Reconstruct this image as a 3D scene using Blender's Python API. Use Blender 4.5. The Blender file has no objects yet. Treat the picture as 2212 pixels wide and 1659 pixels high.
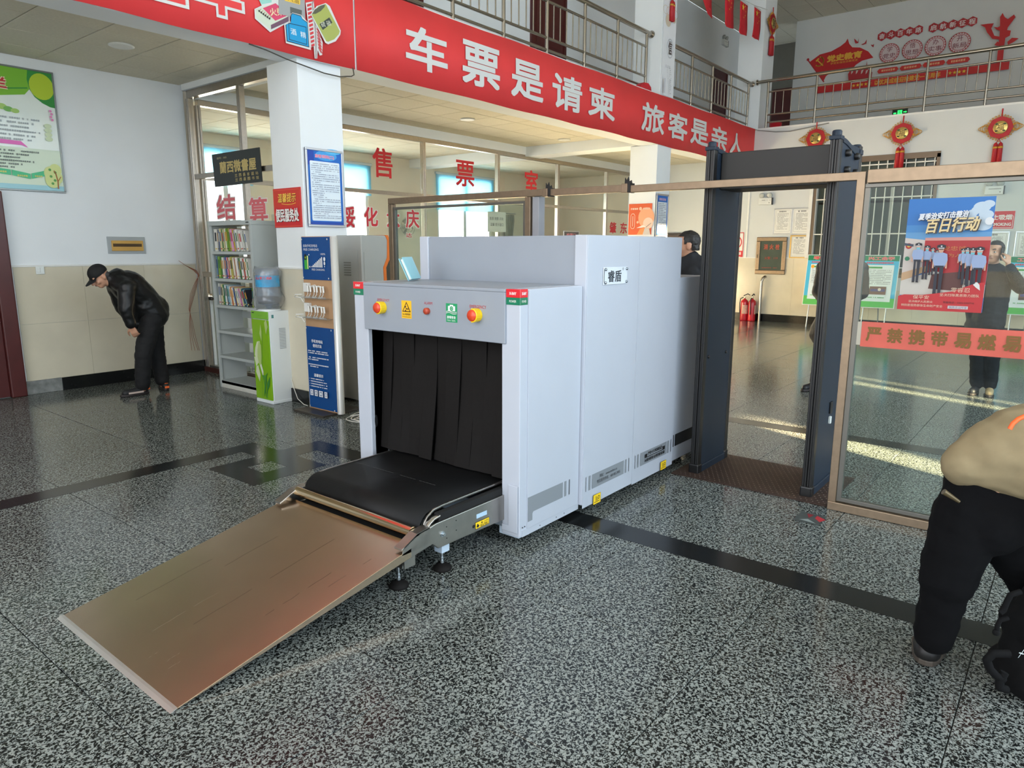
import bpy, bmesh, math, random
from mathutils import Vector as V, Matrix, noise
from math import sin, cos, pi, radians, tan, atan2, sqrt

random.seed(7)
SC = bpy.context.scene
COL = SC.collection

# ------------------------------------------------------------------ camera, world, lights, exposure
def Rcam(yaw, pitch, roll):
    cy, sy, cp, sp = cos(yaw), sin(yaw), cos(pitch), sin(pitch)
    f = V((cy*cp, sy*cp, -sp)); rt = V((sy, -cy, 0)); up = rt.cross(f)
    c, s = cos(roll), sin(roll)
    return c*rt + s*up, -s*rt + c*up, f
CR, CU, CF = Rcam(radians(38.626), radians(10.888), radians(0.1408))
EYE = V((0, 0, 1.62))
FOC = 1523.5                                  # focal length in pixels of the 2212 px wide frame
cam = bpy.data.cameras.new('camera'); camo = bpy.data.objects.new('camera', cam); COL.objects.link(camo)
cam.sensor_width = 36; cam.lens = FOC/2212*36; cam.clip_start = .05; cam.clip_end = 200
m = Matrix.Identity(4)
for i in range(3):
    m[i][0], m[i][1], m[i][2], m[i][3] = CR[i], CU[i], -CF[i], EYE[i]
camo.matrix_world = m
SC.camera = camo

W = bpy.data.worlds.new('sky'); SC.world = W; W.use_nodes = True
bg = W.node_tree.nodes['Background']
bg.inputs[0].default_value = (.78, .88, 1, 1); bg.inputs[1].default_value = 1.6

def area(name, loc, sx, sy, energy, col, rot):
    l = bpy.data.lights.new(name, 'AREA'); l.shape = 'RECTANGLE'; l.size = sx; l.size_y = sy; l.energy = energy; l.color = col
    o = bpy.data.objects.new(name, l); o.location = loc; o.rotation_euler = rot; COL.objects.link(o); return o
# daylight in the tall glass front of the hall, in the doors behind the camera and in the ticket office windows
area('daylight_front', (4.9, -4.12, 3.4), 11.0, 5.8, 425, (.76, .89, 1), (radians(90), 0, 0))
area('daylight_front_low', (-1.6, -4.12, 1.7), 3.0, 2.8, 90, (.72, .87, 1), (radians(90), 0, 0))
area('daylight_doors', (-3.66, 1.4, 3.5), 8.6, 6.2, 150, (1, .92, .83), (radians(90), 0, radians(-90)))
SUN_EL, SUN_SL = 17.5, .385                   # elevation, and how far in x the sun drifts per metre in y
sl = bpy.data.lights.new('sun', 'SUN'); sl.energy = 56; sl.angle = radians(.53); sl.color = (1, .74, .42)
sun = bpy.data.objects.new('sun', sl); COL.objects.link(sun)
sd = V((SUN_SL, 1, -tan(radians(SUN_EL))*sqrt(1+SUN_SL**2)))
sun.rotation_euler = sd.to_track_quat('-Z', 'Y').to_euler()
SC.view_settings.view_transform = 'Standard'
SC.view_settings.look = 'None'
SC.view_settings.exposure = 0.9
SC.view_settings.gamma = 1
SC.view_settings.use_curve_mapping = False
SC.cycles.use_denoising = True
SC.cycles.max_bounces = 8
SC.cycles.transparent_max_bounces = 24
SC.cycles.caustics_reflective = False
SC.cycles.caustics_refractive = False

# ------------------------------------------------------------------ materials
def lin(c):
    return tuple(((x/255)/12.92 if x/255 <= .04045 else ((x/255+.055)/1.055)**2.4) for x in c)
MC = {}
def M(name, col, rough=.5, metal=0, var=.04, scale=6, bump=0, bscale=80, spec=.5, emit=0, trans=0, aniso=None, coat=0):
    """A principled material whose colour wanders a little with a noise texture; bump adds fine relief."""
    if name in MC: return MC[name]
    mt = bpy.data.materials.new(name); mt.use_nodes = True; MC[name] = mt
    nt = mt.node_tree; b = nt.nodes['Principled BSDF']
    c = lin(col)
    geo = nt.nodes.new('ShaderNodeNewGeometry')
    if var:
        n = nt.nodes.new('ShaderNodeTexNoise'); n.inputs['Scale'].default_value = scale; n.inputs['Detail'].default_value = 4
        nt.links.new(geo.outputs['Position'], n.inputs['Vector'])
        r = nt.nodes.new('ShaderNodeValToRGB')
        r.color_ramp.elements[0].position = .3; r.color_ramp.elements[1].position = .7
        r.color_ramp.elements[0].color = tuple(x*(1-var) for x in c)+(1,)
        r.color_ramp.elements[1].color = tuple(min(1, x*(1+var)) for x in c)+(1,)
        nt.links.new(n.outputs[0], r.inputs[0]); nt.links.new(r.outputs[0], b.inputs['Base Color'])
    else:
        b.inputs['Base Color'].default_value = c+(1,)
    b.inputs['Roughness'].default_value = rough; b.inputs['Metallic'].default_value = metal
    b.inputs['Specular IOR Level'].default_value = spec
    if coat: b.inputs['Coat Weight'].default_value = coat; b.inputs['Coat Roughness'].default_value = .08
    if trans:
        b.inputs['Transmission Weight'].default_value = trans
    if emit:
        b.inputs['Emission Color'].default_value = c+(1,); b.inputs['Emission Strength'].default_value = emit
    if bump:
        n2 = nt.nodes.new('ShaderNodeTexNoise'); n2.inputs['Scale'].default_value = bscale; n2.inputs['Detail'].default_value = 3
        nt.links.new(geo.outputs['Position'], n2.inputs['Vector'])
        bp = nt.nodes.new('ShaderNodeBump'); bp.inputs['Strength'].default_value = bump; bp.inputs['Distance'].default_value = .01
        nt.links.new(n2.outputs[0], bp.inputs['Height']); nt.links.new(bp.outputs[0], b.inputs['Normal'])
    return mt

def glass(name, tint=(.93, .97, .95), refl=1.0, rough=.01, film=0):
    if name in MC: return MC[name]
    mt = bpy.data.materials.new(name); mt.use_nodes = True; MC[name] = mt
    nt = mt.node_tree; nt.nodes.clear()
    out = nt.nodes.new('ShaderNodeOutputMaterial'); mix = nt.nodes.new('ShaderNodeMixShader')
    tr = nt.nodes.new('ShaderNodeBsdfTransparent'); tr.inputs[0].default_value = tint+(1,)
    gl = nt.nodes.new('ShaderNodeBsdfGlossy'); gl.inputs['Roughness'].default_value = rough
    fr = nt.nodes.new('ShaderNodeLayerWeight'); fr.inputs[0].default_value = .5
    pw = nt.nodes.new('ShaderNodeMath'); pw.operation = 'POWER'; pw.inputs[1].default_value = 5
    mu = nt.nodes.new('ShaderNodeMath'); mu.operation = 'MULTIPLY_ADD'; mu.inputs[1].default_value = .9*refl; mu.inputs[2].default_value = .04*refl; mu.use_clamp = True
    nt.links.new(fr.outputs['Facing'], pw.inputs[0]); nt.links.new(pw.outputs[0], mu.inputs[0]); nt.links.new(mu.outputs[0], mix.inputs[0])
    nt.links.new(tr.outputs[0], mix.inputs[1]); nt.links.new(gl.outputs[0], mix.inputs[2])
    last = mix
    if film:
        df = nt.nodes.new('ShaderNodeBsdfDiffuse'); df.inputs[0].default_value = (.8, .82, .82, 1)
        m2 = nt.nodes.new('ShaderNodeMixShader'); m2.inputs[0].default_value = film
        nt.links.new(mix.outputs[0], m2.inputs[1]); nt.links.new(df.outputs[0], m2.inputs[2]); last = m2
    nt.links.new(last.outputs[0], out.inputs[0])
    return mt

def granite():
    mt = bpy.data.materials.new('speckled_granite'); mt.use_nodes = True
    nt = mt.node_tree; b = nt.nodes['Principled BSDF']
    geo = nt.nodes.new('ShaderNodeNewGeometry')
    n = nt.nodes.new('ShaderNodeTexNoise'); n.inputs['Scale'].default_value = 92; n.inputs['Detail'].default_value = 2.2; n.inputs['Distortion'].default_value = 1.0
    n.inputs['Roughness'].default_value = .55
    r = nt.nodes.new('ShaderNodeValToRGB')
    r.color_ramp.elements[0].position = .475; r.color_ramp.elements[1].position = .52
    r.color_ramp.elements[0].color = lin((28, 30, 29))+(1,); r.color_ramp.elements[1].color = lin((126, 132, 128))+(1,)
    e = r.color_ramp.elements.new(.66); e.color = lin((152, 157, 152))+(1,)
    big = nt.nodes.new('ShaderNodeTexNoise'); big.inputs['Scale'].default_value = 1.3; big.inputs['Detail'].default_value = 2
    rb = nt.nodes.new('ShaderNodeValToRGB'); rb.color_ramp.elements[0].color = (.8, .8, .8, 1); rb.color_ramp.elements[1].color = (1, 1, 1, 1)
    oi = nt.nodes.new('ShaderNodeObjectInfo')
    mu = nt.nodes.new('ShaderNodeMix'); mu.data_type = 'RGBA'; mu.blend_type = 'MULTIPLY'; mu.inputs[0].default_value = 1
    nt.links.new(geo.outputs['Position'], n.inputs['Vector']); nt.links.new(geo.outputs['Position'], big.inputs['Vector'])
    nt.links.new(n.outputs[0], r.inputs[0]); nt.links.new(big.outputs[0], rb.inputs[0])
    nt.links.new(r.outputs[0], mu.inputs[6]); nt.links.new(rb.outputs[0], mu.inputs[7])
    mr = nt.nodes.new('ShaderNodeMapRange'); mr.inputs['To Min'].default_value = .9; mr.inputs['To Max'].default_value = 1.06
    mv = nt.nodes.new('ShaderNodeMix'); mv.data_type = 'RGBA'; mv.blend_type = 'MULTIPLY'; mv.inputs[0].default_value = 1
    nt.links.new(oi.outputs['Random'], mr.inputs[0]); nt.links.new(mu.outputs[2], mv.inputs[6]); nt.links.new(mr.outputs[0], mv.inputs[7])
    nt.links.new(mv.outputs[2], b.inputs['Base Color'])
    b.inputs['Roughness'].default_value = .14; b.inputs['Specular IOR Level'].default_value = .27
    return mt
GRANITE = granite()

white = M('white_wall_paint', (233, 237, 239), .85, var=.02, scale=2)
def flat(c, rough=.55, **k):                      # printed or painted colour
    return M('print_%d_%d_%d_%d' % (c[0], c[1], c[2], int(rough*100)), c, rough, var=0, **k)

# ------------------------------------------------------------------ mesh builder
class B:
    def __init__(s): s.v = []; s.f = []; s.m = []; s.sm = []
    def add(s, vs, fs, mi=0, smooth=False):
        o = len(s.v); s.v += [tuple(p) for p in vs]
        for f in fs: s.f.append(tuple(i+o for i in f)); s.m.append(mi); s.sm.append(smooth)
        return s
    def box(s, x0, x1, y0, y1, z0, z1, mi=0):
        x0, x1 = min(x0, x1), max(x0, x1); y0, y1 = min(y0, y1), max(y0, y1); z0, z1 = min(z0, z1), max(z0, z1)
        return s.add([(x0,y0,z0),(x1,y0,z0),(x1,y1,z0),(x0,y1,z0),(x0,y0,z1),(x1,y0,z1),(x1,y1,z1),(x0,y1,z1)],
              [(0,3,2,1),(4,5,6,7),(0,1,5,4),(1,2,6,5),(2,3,7,6),(3,0,4,7)], mi)
    def obox(s, c, ax, ay, az, mi=0):             # box from centre and three half-axis vectors
        c, ax, ay, az = V(c), V(ax), V(ay), V(az)
        vs = [c+i*ax+j*ay+k*az for k in (-1, 1) for i, j in ((-1,-1),(1,-1),(1,1),(-1,1))]
        return s.add(vs, [(0,3,2,1),(4,5,6,7),(0,1,5,4),(1,2,6,5),(2,3,7,6),(3,0,4,7)], mi)
    def prism(s, poly, d, mi=0):               # poly: 3-D points of one face, d: extrusion vector
        n = len(poly); d = V(d); p = [V(q) for q in poly]
        return s.add(p+[q+d for q in p], [tuple(range(n-1, -1, -1)), tuple(range(n, 2*n))]+[(i, (i+1) % n, n+(i+1) % n, n+i) for i in range(n)], mi)
    def rings(s, rs, cap=True, mi=0, smooth=True, closed=True):
        n = len(rs[0]); vs = [p for r in rs for p in r]; fs = []
        for k in range(len(rs)-1):
            for i in range(n if closed else n-1):
                j = (i+1) % n; fs.append((k*n+i, k*n+j, (k+1)*n+j, (k+1)*n+i))
        s.add(vs, fs, mi, smooth)
        if cap:
            s.add(rs[0], [tuple(range(n-1, -1, -1))], mi); s.add(rs[-1], [tuple(range(n))], mi)
        return s
    def cyl(s, p0, p1, r0, r1=None, n=12, mi=0, cap=True, smooth=True):
        p0, p1 = V(p0), V(p1); r1 = r0 if r1 is None else r1
        d = (p1-p0).normalized(); a = d.orthogonal().normalized(); b = d.cross(a)
        rs = [[p+r*(cos(2*pi*i/n)*a+sin(2*pi*i/n)*b) for i in range(n)] for p, r in ((p0, r0), (p1, r1))]
        return s.rings(rs, cap, mi, smooth)
    def tube(s, pts, r, n=8, mi=0):
        pts = [V(p) for p in pts]; rs = []
        up = None
        for i, p in enumerate(pts):
            d = (pts[min(i+1, len(pts)-1)]-pts[max(i-1, 0)]).normalized()
            a = d.orthogonal().normalized() if up is None else (up-d*up.dot(d)).normalized()
            up = a; b = d.cross(a)
            rr = r[i] if isinstance(r, (list, tuple)) else r
            rs.append([p+rr*(cos(2*pi*k/n)*a+sin(2*pi*k/n)*b) for k in range(n)])
        return s.rings(rs, True, mi, True)
    def lathe(s, prof, c=(0,0,0), n=20, mi=0, ax=(0,0,1), smooth=True):   # prof: (radius, height) pairs along ax
        c = V(c); d = V(ax).normalized(); a = d.orthogonal().normalized(); b = d.cross(a)
        rs = [[c+h*d+max(r, 1e-4)*(cos(2*pi*i/n)*a+sin(2*pi*i/n)*b) for i in range(n)] for r, h in prof]
        return s.rings(rs, True, mi, smooth)
    def ell(s, c, r, n=14, m=9, mi=0, rot=None):
        c = V(c); rs = []
        for k in range(m+1):
            t = -pi/2+pi*k/m; t = max(-pi/2+.02, min(pi/2-.02, t)); ring = []
            for i in range(n):
                q = V((r[0]*cos(t)*cos(2*pi*i/n), r[1]*cos(t)*sin(2*pi*i/n), r[2]*sin(t)))
                if rot is not None: q = rot @ q
                ring.append(c+q)
            rs.append(ring)
        return s.rings(rs, True, mi, True)
    def cap(s, p0, p1, r0, r1, n=14):             # tapered capsule (for bodies)
        p0, p1 = V(p0), V(p1); d = (p1-p0)
        if d.length < 1e-5: return s.ell(p0, (r0, r0, r0))
        d.normalize(); a = d.orthogonal().normalized(); b = d.cross(a); rs = []
        for k in range(5):
            t = -pi/2+.03+(pi/2-.03)*k/4; rs.append((p0+d*r0*sin(t), r0*cos(t)))
        for k in range(5):
            t = (pi/2-.03)*k/4; rs.append((p1+d*r1*sin(t), r1*cos(t)))
        return s.rings([[p+r*(cos(2*pi*i/n)*a+sin(2*pi*i/n)*b) for i in range(n)] for p, r in rs], True, 0, True)
    def mesh(s, name, mats, xf=None):
        me = bpy.data.meshes.new(name); me.from_pydata(s.v, [], s.f)
        for mt in (mats if isinstance(mats, (list, tuple)) else [mats]): me.materials.append(mt)
        me.polygons.foreach_set('material_index', s.m); me.polygons.foreach_set('use_smooth', s.sm)
        if xf is not None: me.transform(xf)
        me.update(); return me

XF = {}
def root_inv(p):
    while p is not None and p.name not in XF and p.parent is not None: p = p.parent
    return XF.get(p.name) if p is not None else None
def props(o, label=None, cat=None, group=None, kind=None):
    for k, v in (('label', label), ('category', cat), ('group', group), ('kind', kind)):
        if v: o[k] = v
    return o
def put(name, b, mats, parent=None, bevel=0, seg=2, world=True, auto=None):
    """Link one mesh object; b holds world coordinates, which are taken into the parent's own frame."""
    inv = root_inv(parent) if (parent is not None and world) else None
    me = b.mesh(name, mats, inv) if isinstance(b, B) else b
    if not isinstance(b, B) and inv is not None: me.transform(inv)
    o = bpy.data.objects.new(name, me); COL.objects.link(o); o.parent = parent
    if bevel:
        md = o.modifiers.new('bevel', 'BEVEL'); md.width = bevel; md.segments = seg; md.limit_method = 'ANGLE'; md.angle_limit = radians(40)
    return o
def thing(name, label, cat, loc=(0,0,0), rz=0, group=None):
    o = bpy.data.objects.new(name, None); COL.objects.link(o); o.empty_display_size = .1
    o.location = loc; o.rotation_euler = (0, 0, rz)
    XF[o.name] = (Matrix.Translation(V(loc)) @ Matrix.Rotation(rz, 4, 'Z')).inverted()
    return props(o, label, cat, group)
def struct(name, b, mats, parent=None, bevel=0):
    o = put(name, b, mats, parent, bevel); 
    if parent is None: o['kind'] = 'structure'
    return o
def dup(r, loc, rz=0, label=None, group=None):
    c = r.copy(); COL.objects.link(c); c.location = loc; c.rotation_euler = (0, 0, rz)
    if label: c['label'] = label
    if group: c['group'] = group
    for ch in r.children:
        k = ch.copy(); COL.objects.link(k); k.parent = c
        for g in ch.children:
            q = g.copy(); COL.objects.link(q); q.parent = k
    return c

# points of the photograph taken to a known plane of the room
def ray(px, py): return CR*(px-1106)-CU*(py-829.5)+CF*FOC
def onx(px, py, x): d = ray(px, py); return EYE+d*(x/d.x)
def ony(px, py, y): d = ray(px, py); return EYE+d*(y/d.y)
def onz(px, py, z=0): d = ray(px, py); return EYE+d*((z-EYE.z)/d.z)
FWD = V((cos(radians(38.626)), sin(radians(38.626)), 0))
def ond(px, py, dist): d = ray(px, py); return EYE+d*(dist/d.dot(FWD))
def inview(p, mx=60):
    q = V(p)-EYE; z = q.dot(CF)
    if z < .05: return False
    x = 1106+FOC*q.dot(CR)/z; y = 829.5-FOC*q.dot(CU)/z
    return -mx < x < 2212+mx and -mx < y < 1659+mx

# ------------------------------------------------------------------ flat print: lettering and pictures on a panel
GL = {}
def glyphs(t, bold):
    k = (t, round(bold, 3))
    if k in GL: return GL[k]
    c = bpy.data.curves.new('glyph', 'FONT'); c.body = t; c.size = 1; c.dimensions = '2D'; c.fill_mode = 'FRONT'; c.offset = bold; c.resolution_u = 2
    o = bpy.data.objects.new('glyph', c); COL.objects.link(o)
    dg = bpy.context.evaluated_depsgraph_get(); dg.update()
    me = bpy.data.meshes.new_from_object(o.evaluated_get(dg))
    r = ([(v.co.x, v.co.y) for v in me.vertices], [tuple(p.vertices) for p in me.polygons])
    bpy.data.objects.remove(o); bpy.data.curves.remove(c); bpy.data.meshes.remove(me)
    GL[k] = r; return r
class Print:
    """Flat artwork on a panel: u runs along U, v along W; every mark lies a hair above the one before."""
    def __init__(s, org, U, W, lay=.0004, base=.0006):
        s.o = V(org); s.U = V(U).normalized(); s.W = V(W).normalized(); s.N = s.U.cross(s.W); s.b = B(); s.mats = []; s.h = base; s.lay = lay
    def mi(s, c, rough=.55):
        mt = c if isinstance(c, bpy.types.Material) else flat(c, rough)
        if mt not in s.mats: s.mats.append(mt)
        return s.mats.index(mt)
    def pt(s, u, v): return s.o+s.U*u+s.W*v+s.N*s.h
    def step(s): s.h += s.lay
    def poly(s, pts, c, step=True):
        if step: s.step()
        s.b.add([s.pt(*p) for p in pts], [tuple(range(len(pts)))], s.mi(c)); return s
    def rect(s, u0, v0, u1, v1, c, step=True): return s.poly([(u0,v0),(u1,v0),(u1,v1),(u0,v1)], c, step)
    def disc(s, u, v, r, c, ry=None, n=24, rot=0, step=True):
        ry = ry or r
        return s.poly([(u+r*cos(2*pi*i/n)*cos(rot)-ry*sin(2*pi*i/n)*sin(rot), v+r*cos(2*pi*i/n)*sin(rot)+ry*sin(2*pi*i/n)*cos(rot)) for i in range(n)], c, step)
    def ring(s, u, v, r, w, c, n=32, ry=None):
        s.step(); q = (ry or r)/r
        a = [s.pt(u+r*cos(2*pi*i/n), v+q*r*sin(2*pi*i/n)) for i in range(n)]; b2 = [s.pt(u+(r-w)*cos(2*pi*i/n), v+q*(r-w)*sin(2*pi*i/n)) for i in range(n)]
        s.b.add(a+b2, [(i, (i+1) % n, n+(i+1) % n, n+i) for i in range(n)], s.mi(c)); return s
    def line(s, pts, w, c, step=True):
        if step: s.step()
        for a, b in zip(pts, pts[1:]):
            a, b = V(a), V(b); d = (b-a)
            if d.length < 1e-6: continue
            d.normalize(); n = V((-d.y, d.x))*w/2; e = d*w*.3
            s.b.add([s.pt(*(a-n-e)), s.pt(*(b-n+e)), s.pt(*(b+n+e)), s.pt(*(a+n-e))], [(0,1,2,3)], s.mi(c))
        return s
    def text(s, t, u0, v0, u1, v1, c, bold=.02, shear=0, rot=0, step=True, fit=True):
        """t fills the box u0..u1, v0..v1 (each CJK character is one em square)."""
        if step: s.step()
        vs, fs = glyphs(t, 0)
        if not vs: return s
        xs = [p[0] for p in vs]; ys = [p[1] for p in vs]
        x0, x1, y0, y1 = min(xs), max(xs), min(ys), max(ys)
        em = (v1-v0)/max(y1-y0, 1e-4); g = bold*em           # strokes are thickened by overprinting the glyph in a small circle
        g = min(g, (v1-v0)*.12)
        u0, u1, v0, v1 = u0+g, u1-g, v0+g, v1-g
        su, sv = (u1-u0)/max(x1-x0, 1e-4), (v1-v0)/max(y1-y0, 1e-4)
        cu, cv = (u0+u1)/2, (v0+v1)/2
        nk = 0 if g < .0004 else (4 if (v1-v0) < .12 else 8)
        for k in range(max(1, nk)):
            ou, ov = ((-g, -g), (g, g), (-g, g), (g, -g), (0, -g), (0, g), (-g, 0), (g, 0))[k] if nk else (0, 0)
            pts = []; s.h += .0001 if k else 0
            for x, y in vs:
                a, b = (x-x0)*su+u0-cu+ou, (y-y0)*sv+v0-cv+ov
                a += shear*b
                pts.append(s.pt(cu+a*cos(rot)-b*sin(rot), cv+a*sin(rot)+b*cos(rot)))
            s.b.add(pts, fs, s.mi(c))
        return s
    def scrib(s, u0, v, u1, h, c, dens=.8):
        """a line of print too small to read: a row of little blots"""
        s.step(); u = u0; k = s.mi(c)
        while u < u1-h*.5:
            w = h*random.uniform(.55, .9)
            if random.random() < dens:
                a = random.uniform(0, .2)*h
                s.b.add([s.pt(u, v+a), s.pt(u+w, v+a), s.pt(u+w, v+h), s.pt(u, v+h-a)], [(0,1,2,3)], k)
            u += w+h*.22
        return s
    def put(s, name, parent=None, world=True): return put(name, s.b, s.mats, parent, world=world)

# ================================================================== the building
XE, YN, ZC, ZB = 16.2, 9.05, 3.6, 4.2          # far wall, wall on the banner side, low ceiling, balcony floor
YU, ZT, XS = 8.28, 7.55, 20.5                  # upper corridor wall, hall ceiling, wall with the slogan
YB = 6.06                                      # face of the balcony edge and the pillars
black_stone = M('polished_black_stone', (24, 25, 25), .16, var=.2, scale=30, spec=.4)
ceil_tile = M('mineral_ceiling_tile', (213, 207, 188), .9, var=.05, scale=40)
ceil_grid = M('ceiling_grid', (84, 79, 66), .7)
beige = M('beige_wall_tile', (212, 204, 182), .14, var=.05, scale=3)
trimw = M('white_trim', (226, 226, 222), .5)
steel = M('brushed_steel', (186, 176, 164), .28, 1, var=.06, scale=30)
warm_steel = M('warm_brushed_steel', (142, 124, 104), .45, .9, var=.08, scale=25)
rail_steel = M('rail_steel', (170, 162, 150), .22, 1, var=.05)
clear = glass('clear_glass', (.98, .985, .975), .6)
barrier_glass = glass('barrier_glass', (.88, .95, .935), .28, film=.004)
dark_door = M('dark_red_door', (78, 28, 26), .35, var=.12)

# floor: a bed of the same stone, one object for every slab that can be seen
fl = struct('floor', B().box(-3.6, XE, -4, 12.4, -.12, -.012), M('slab_joint', (52, 54, 52), .6))
T = .82; X0, Y0 = .85, .165
def slab():
    h, c, z = T/2-.0017, .0022, .0
    return B().rings([[V((sx*q, sy*q, zz)) for sx, sy in ((-1,-1),(1,-1),(1,1),(-1,1))] for q, zz in ((h, -.012), (h, -c), (h-c, 0))], True, 0, False)
slab_me = slab().mesh('slab', GRANITE)
edge = B()
for i in range(-6, 19):
    for j in range(-6, 15):
        cx, cy = X0+T*(i+.5), Y0+T*(j+.5)
        if cx > XE-.41 and cx < XE: pass
        if cx > XE: continue
        vis = cx < XE-.41 and cy < 8.6 and any(inview((cx+a, cy+b, 0)) for a in (-.4, .4) for b in (-.4, .4))
        if vis:
            o = bpy.data.objects.new('tile', slab_me); COL.objects.link(o); o.parent = fl; o.location = (cx, cy, 0)
        else:
            edge.box(cx-T/2, min(cx+T/2, XE), cy-T/2, cy+T/2, -.012, 0)
put('floor_edge', edge, GRANITE, fl)['kind'] = 'stuff'
def inlay(*rects):
    for x0, x1, y0, y1 in rects:
        put('inlay_strip', B().box(x0, x1, y0, y1, -.004, .0012), black_stone, fl)
inlay((-3.5, 3.14, 5.125, 5.315), (2.93, 3.14, 4.92, 5.125), (2.525, 3.14, 4.73, 4.92), (2.525, 2.73, 4.51, 4.73), (2.93, 3.14, 4.51, 4.73),
      (2.525, 3.14, 4.31, 4.51), (3.14, 3.53, 4.70, 4.93), (3.335, 3.53, -4, 4.70))
inlay((6.40, 6.60, -4, 4.70), (6.40, 6.79, 4.70, 4.93), (6.79, 7.40, 4.73, 4.92), (7.20, 7.40, 4.51, 4.73), (6.79, 7.0, 4.51, 4.73), (6.79, 7.40, 4.31, 4.51),
      (6.79, 7.0, 4.92, 5.125), (6.79, 14.6, 5.125, 5.315), (14.4, 14.6, 4.92, 5.125), (14.0, 14.6, 4.73, 4.92), (14.0, 14.2, 4.51, 4.73), (14.4, 14.6, 4.51, 4.73),
      (14.0, 14.6, 4.31, 4.51), (14.6, 15.0, 4.70, 4.93), (14.8, 15.0, -4, 4.70))

# walls
def wall_openings(name, x0, x1, y0, y1, z0, z1, holes, axis, mat=white):
    """a wall box with rectangular holes (a0, a1, b0, b1): a along the wall, b up"""
    b = B(); cuts = sorted(holes); a_lo, a_hi = (x0, x1) if axis == 'x' else (y0, y1)
    def bx(a0, a1, c0, c1):
        if a1-a0 < 1e-4 or c1-c0 < 1e-4: return
        b.box(a0, a1, y0, y1, c0, c1) if axis == 'x' else b.box(x0, x1, a0, a1, c0, c1)
    p = a_lo
    for a0, a1, b0, b1 in cuts:
        bx(p, a0, z0, z1); bx(a0, a1, z0, b0); bx(a0, a1, b1, z1); p = a1
    bx(p, a_hi, z0, z1)
    return struct(name, b, mat)
wl = struct('wall_left', B().box(-3.6, 4.72, YN, YN+.2, 0, ZB), white)
panel_w = 1.03
x = 2.62
bl = B()
for k in range(-6, 4):
    a0 = max(-3.6, 2.66+k*.69); a1 = min(4.70, 2.66+(k+1)*.69)
    if k == -1: continue
    if a1-a0 < .05 or 1.6 < (a0+a1)/2 < 2.6: continue
    for z0, z1 in ((.145, .78), (.782, 1.405)):
        put('panel', B().box(a0+.0008, a1-.0008, YN-.012, YN, z0, z1), beige, wl, .001, 1)
struct('trim_1', B().box(2.62, 4.70, YN-.02, YN, 1.405, 1.425), trimw, bevel=.003)
bs = struct('baseboard_left', B().box(3.0, 4.72, YN-.03, YN, 0, .148), black_stone, bevel=.003)
put('patch_stone', B().box(2.64, 2.998, YN-.034, YN, 0, .15), M('worn_grey_stone', (126, 128, 126), .6, var=.3, scale=14), bs, .004)
# dark red door on the wall beyond the bent man
d1 = struct('door_1', B().box(1.62, 2.48, YN-.05, YN+.0, .01, 2.1), dark_door, bevel=.006)
put('door_frame', B().box(2.48, 2.63, YN-.09, YN, 0, 2.2).box(1.47, 1.62, YN-.09, YN, 0, 2.2).box(1.62, 2.48, YN-.09, YN, 2.1, 2.2), dark_door, d1, .012)
put('door_panel', B().box(1.76, 2.34, YN-.062, YN-.05, 1.15, 1.95).box(1.76, 2.34, YN-.062, YN-.05, .2, 1.0), dark_door, d1, .01)
put('door_handle', B().cyl((2.4, YN-.05, 1.05), (2.4, YN-.11, 1.05), .012).cyl((2.4, YN-.11, 1.05), (2.28, YN-.11, 1.05), .011), steel, d1)

wall_openings('wall_back', -3.8, -3.6, -4.2, YN+.2, 0, ZT, [(-2.9, 5.7, .4, 6.6)], 'y')
fr = [(-3.1, -.2, .1, 3.2)] + [(-.2+1.96*k+.12, -.2+1.96*(k+1)-.02, .35, 6.5) for k in range(7)]
wr = wall_openings('wall_right', -3.8, 22, -4.2, -4.0, 0, ZT, fr, 'x')
for a0, a1, z0, z1 in fr:
    put('window_frame', B().box(a0, a1, -4.12, -4.06, z0, z0+.05).box(a0, a1, -4.12, -4.06, z1-.05, z1).box(a0, a0+.05, -4.12, -4.06, z0, z1).box(a1-.05, a1, -4.12, -4.06, z0, z1)
        .box(a0, a1, -4.12, -4.06, 2.5, 2.56), steel, wr)
struct('ground', B().box(-60, 80, -80, 90, -.4, -.13), M('outdoor_paving', (170, 168, 160), .9))
# unseen screen added outside; its gaps cut the low sun into floor bands
def gap(y, xf, w): return (xf-SUN_SL*(y+16), w)
gaps = [gap(.63, 5.9, .50), gap(.37, 8.62, .30), gap(.37, 9.02, .22), gap(.92, 10.42, .14)]
p = -30
ob = B()
for c, w in sorted(gaps):
    ob.box(p, c-w/2, -16.4, -16, -.13, 7.55); p = c+w/2
ob.box(p, 40, -16.4, -16, -.13, 7.55)
ob.box(-30, 40, -16.6, -16.4, 6.37, 7.55)
ob.box(-30, -.8, -16.6, -16.4, 7.55, 13); ob.box(4.9, 40, -16.6, -16.4, 7.55, 13); ob.box(-.8, 4.9, -16.6, -16.4, 9.6, 13)  # upper opening lets sun onto the lobby floor for a warm bounce
struct('sun_screen', ob, M('sun_screen_grey', (150, 150, 146), .9))

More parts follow.
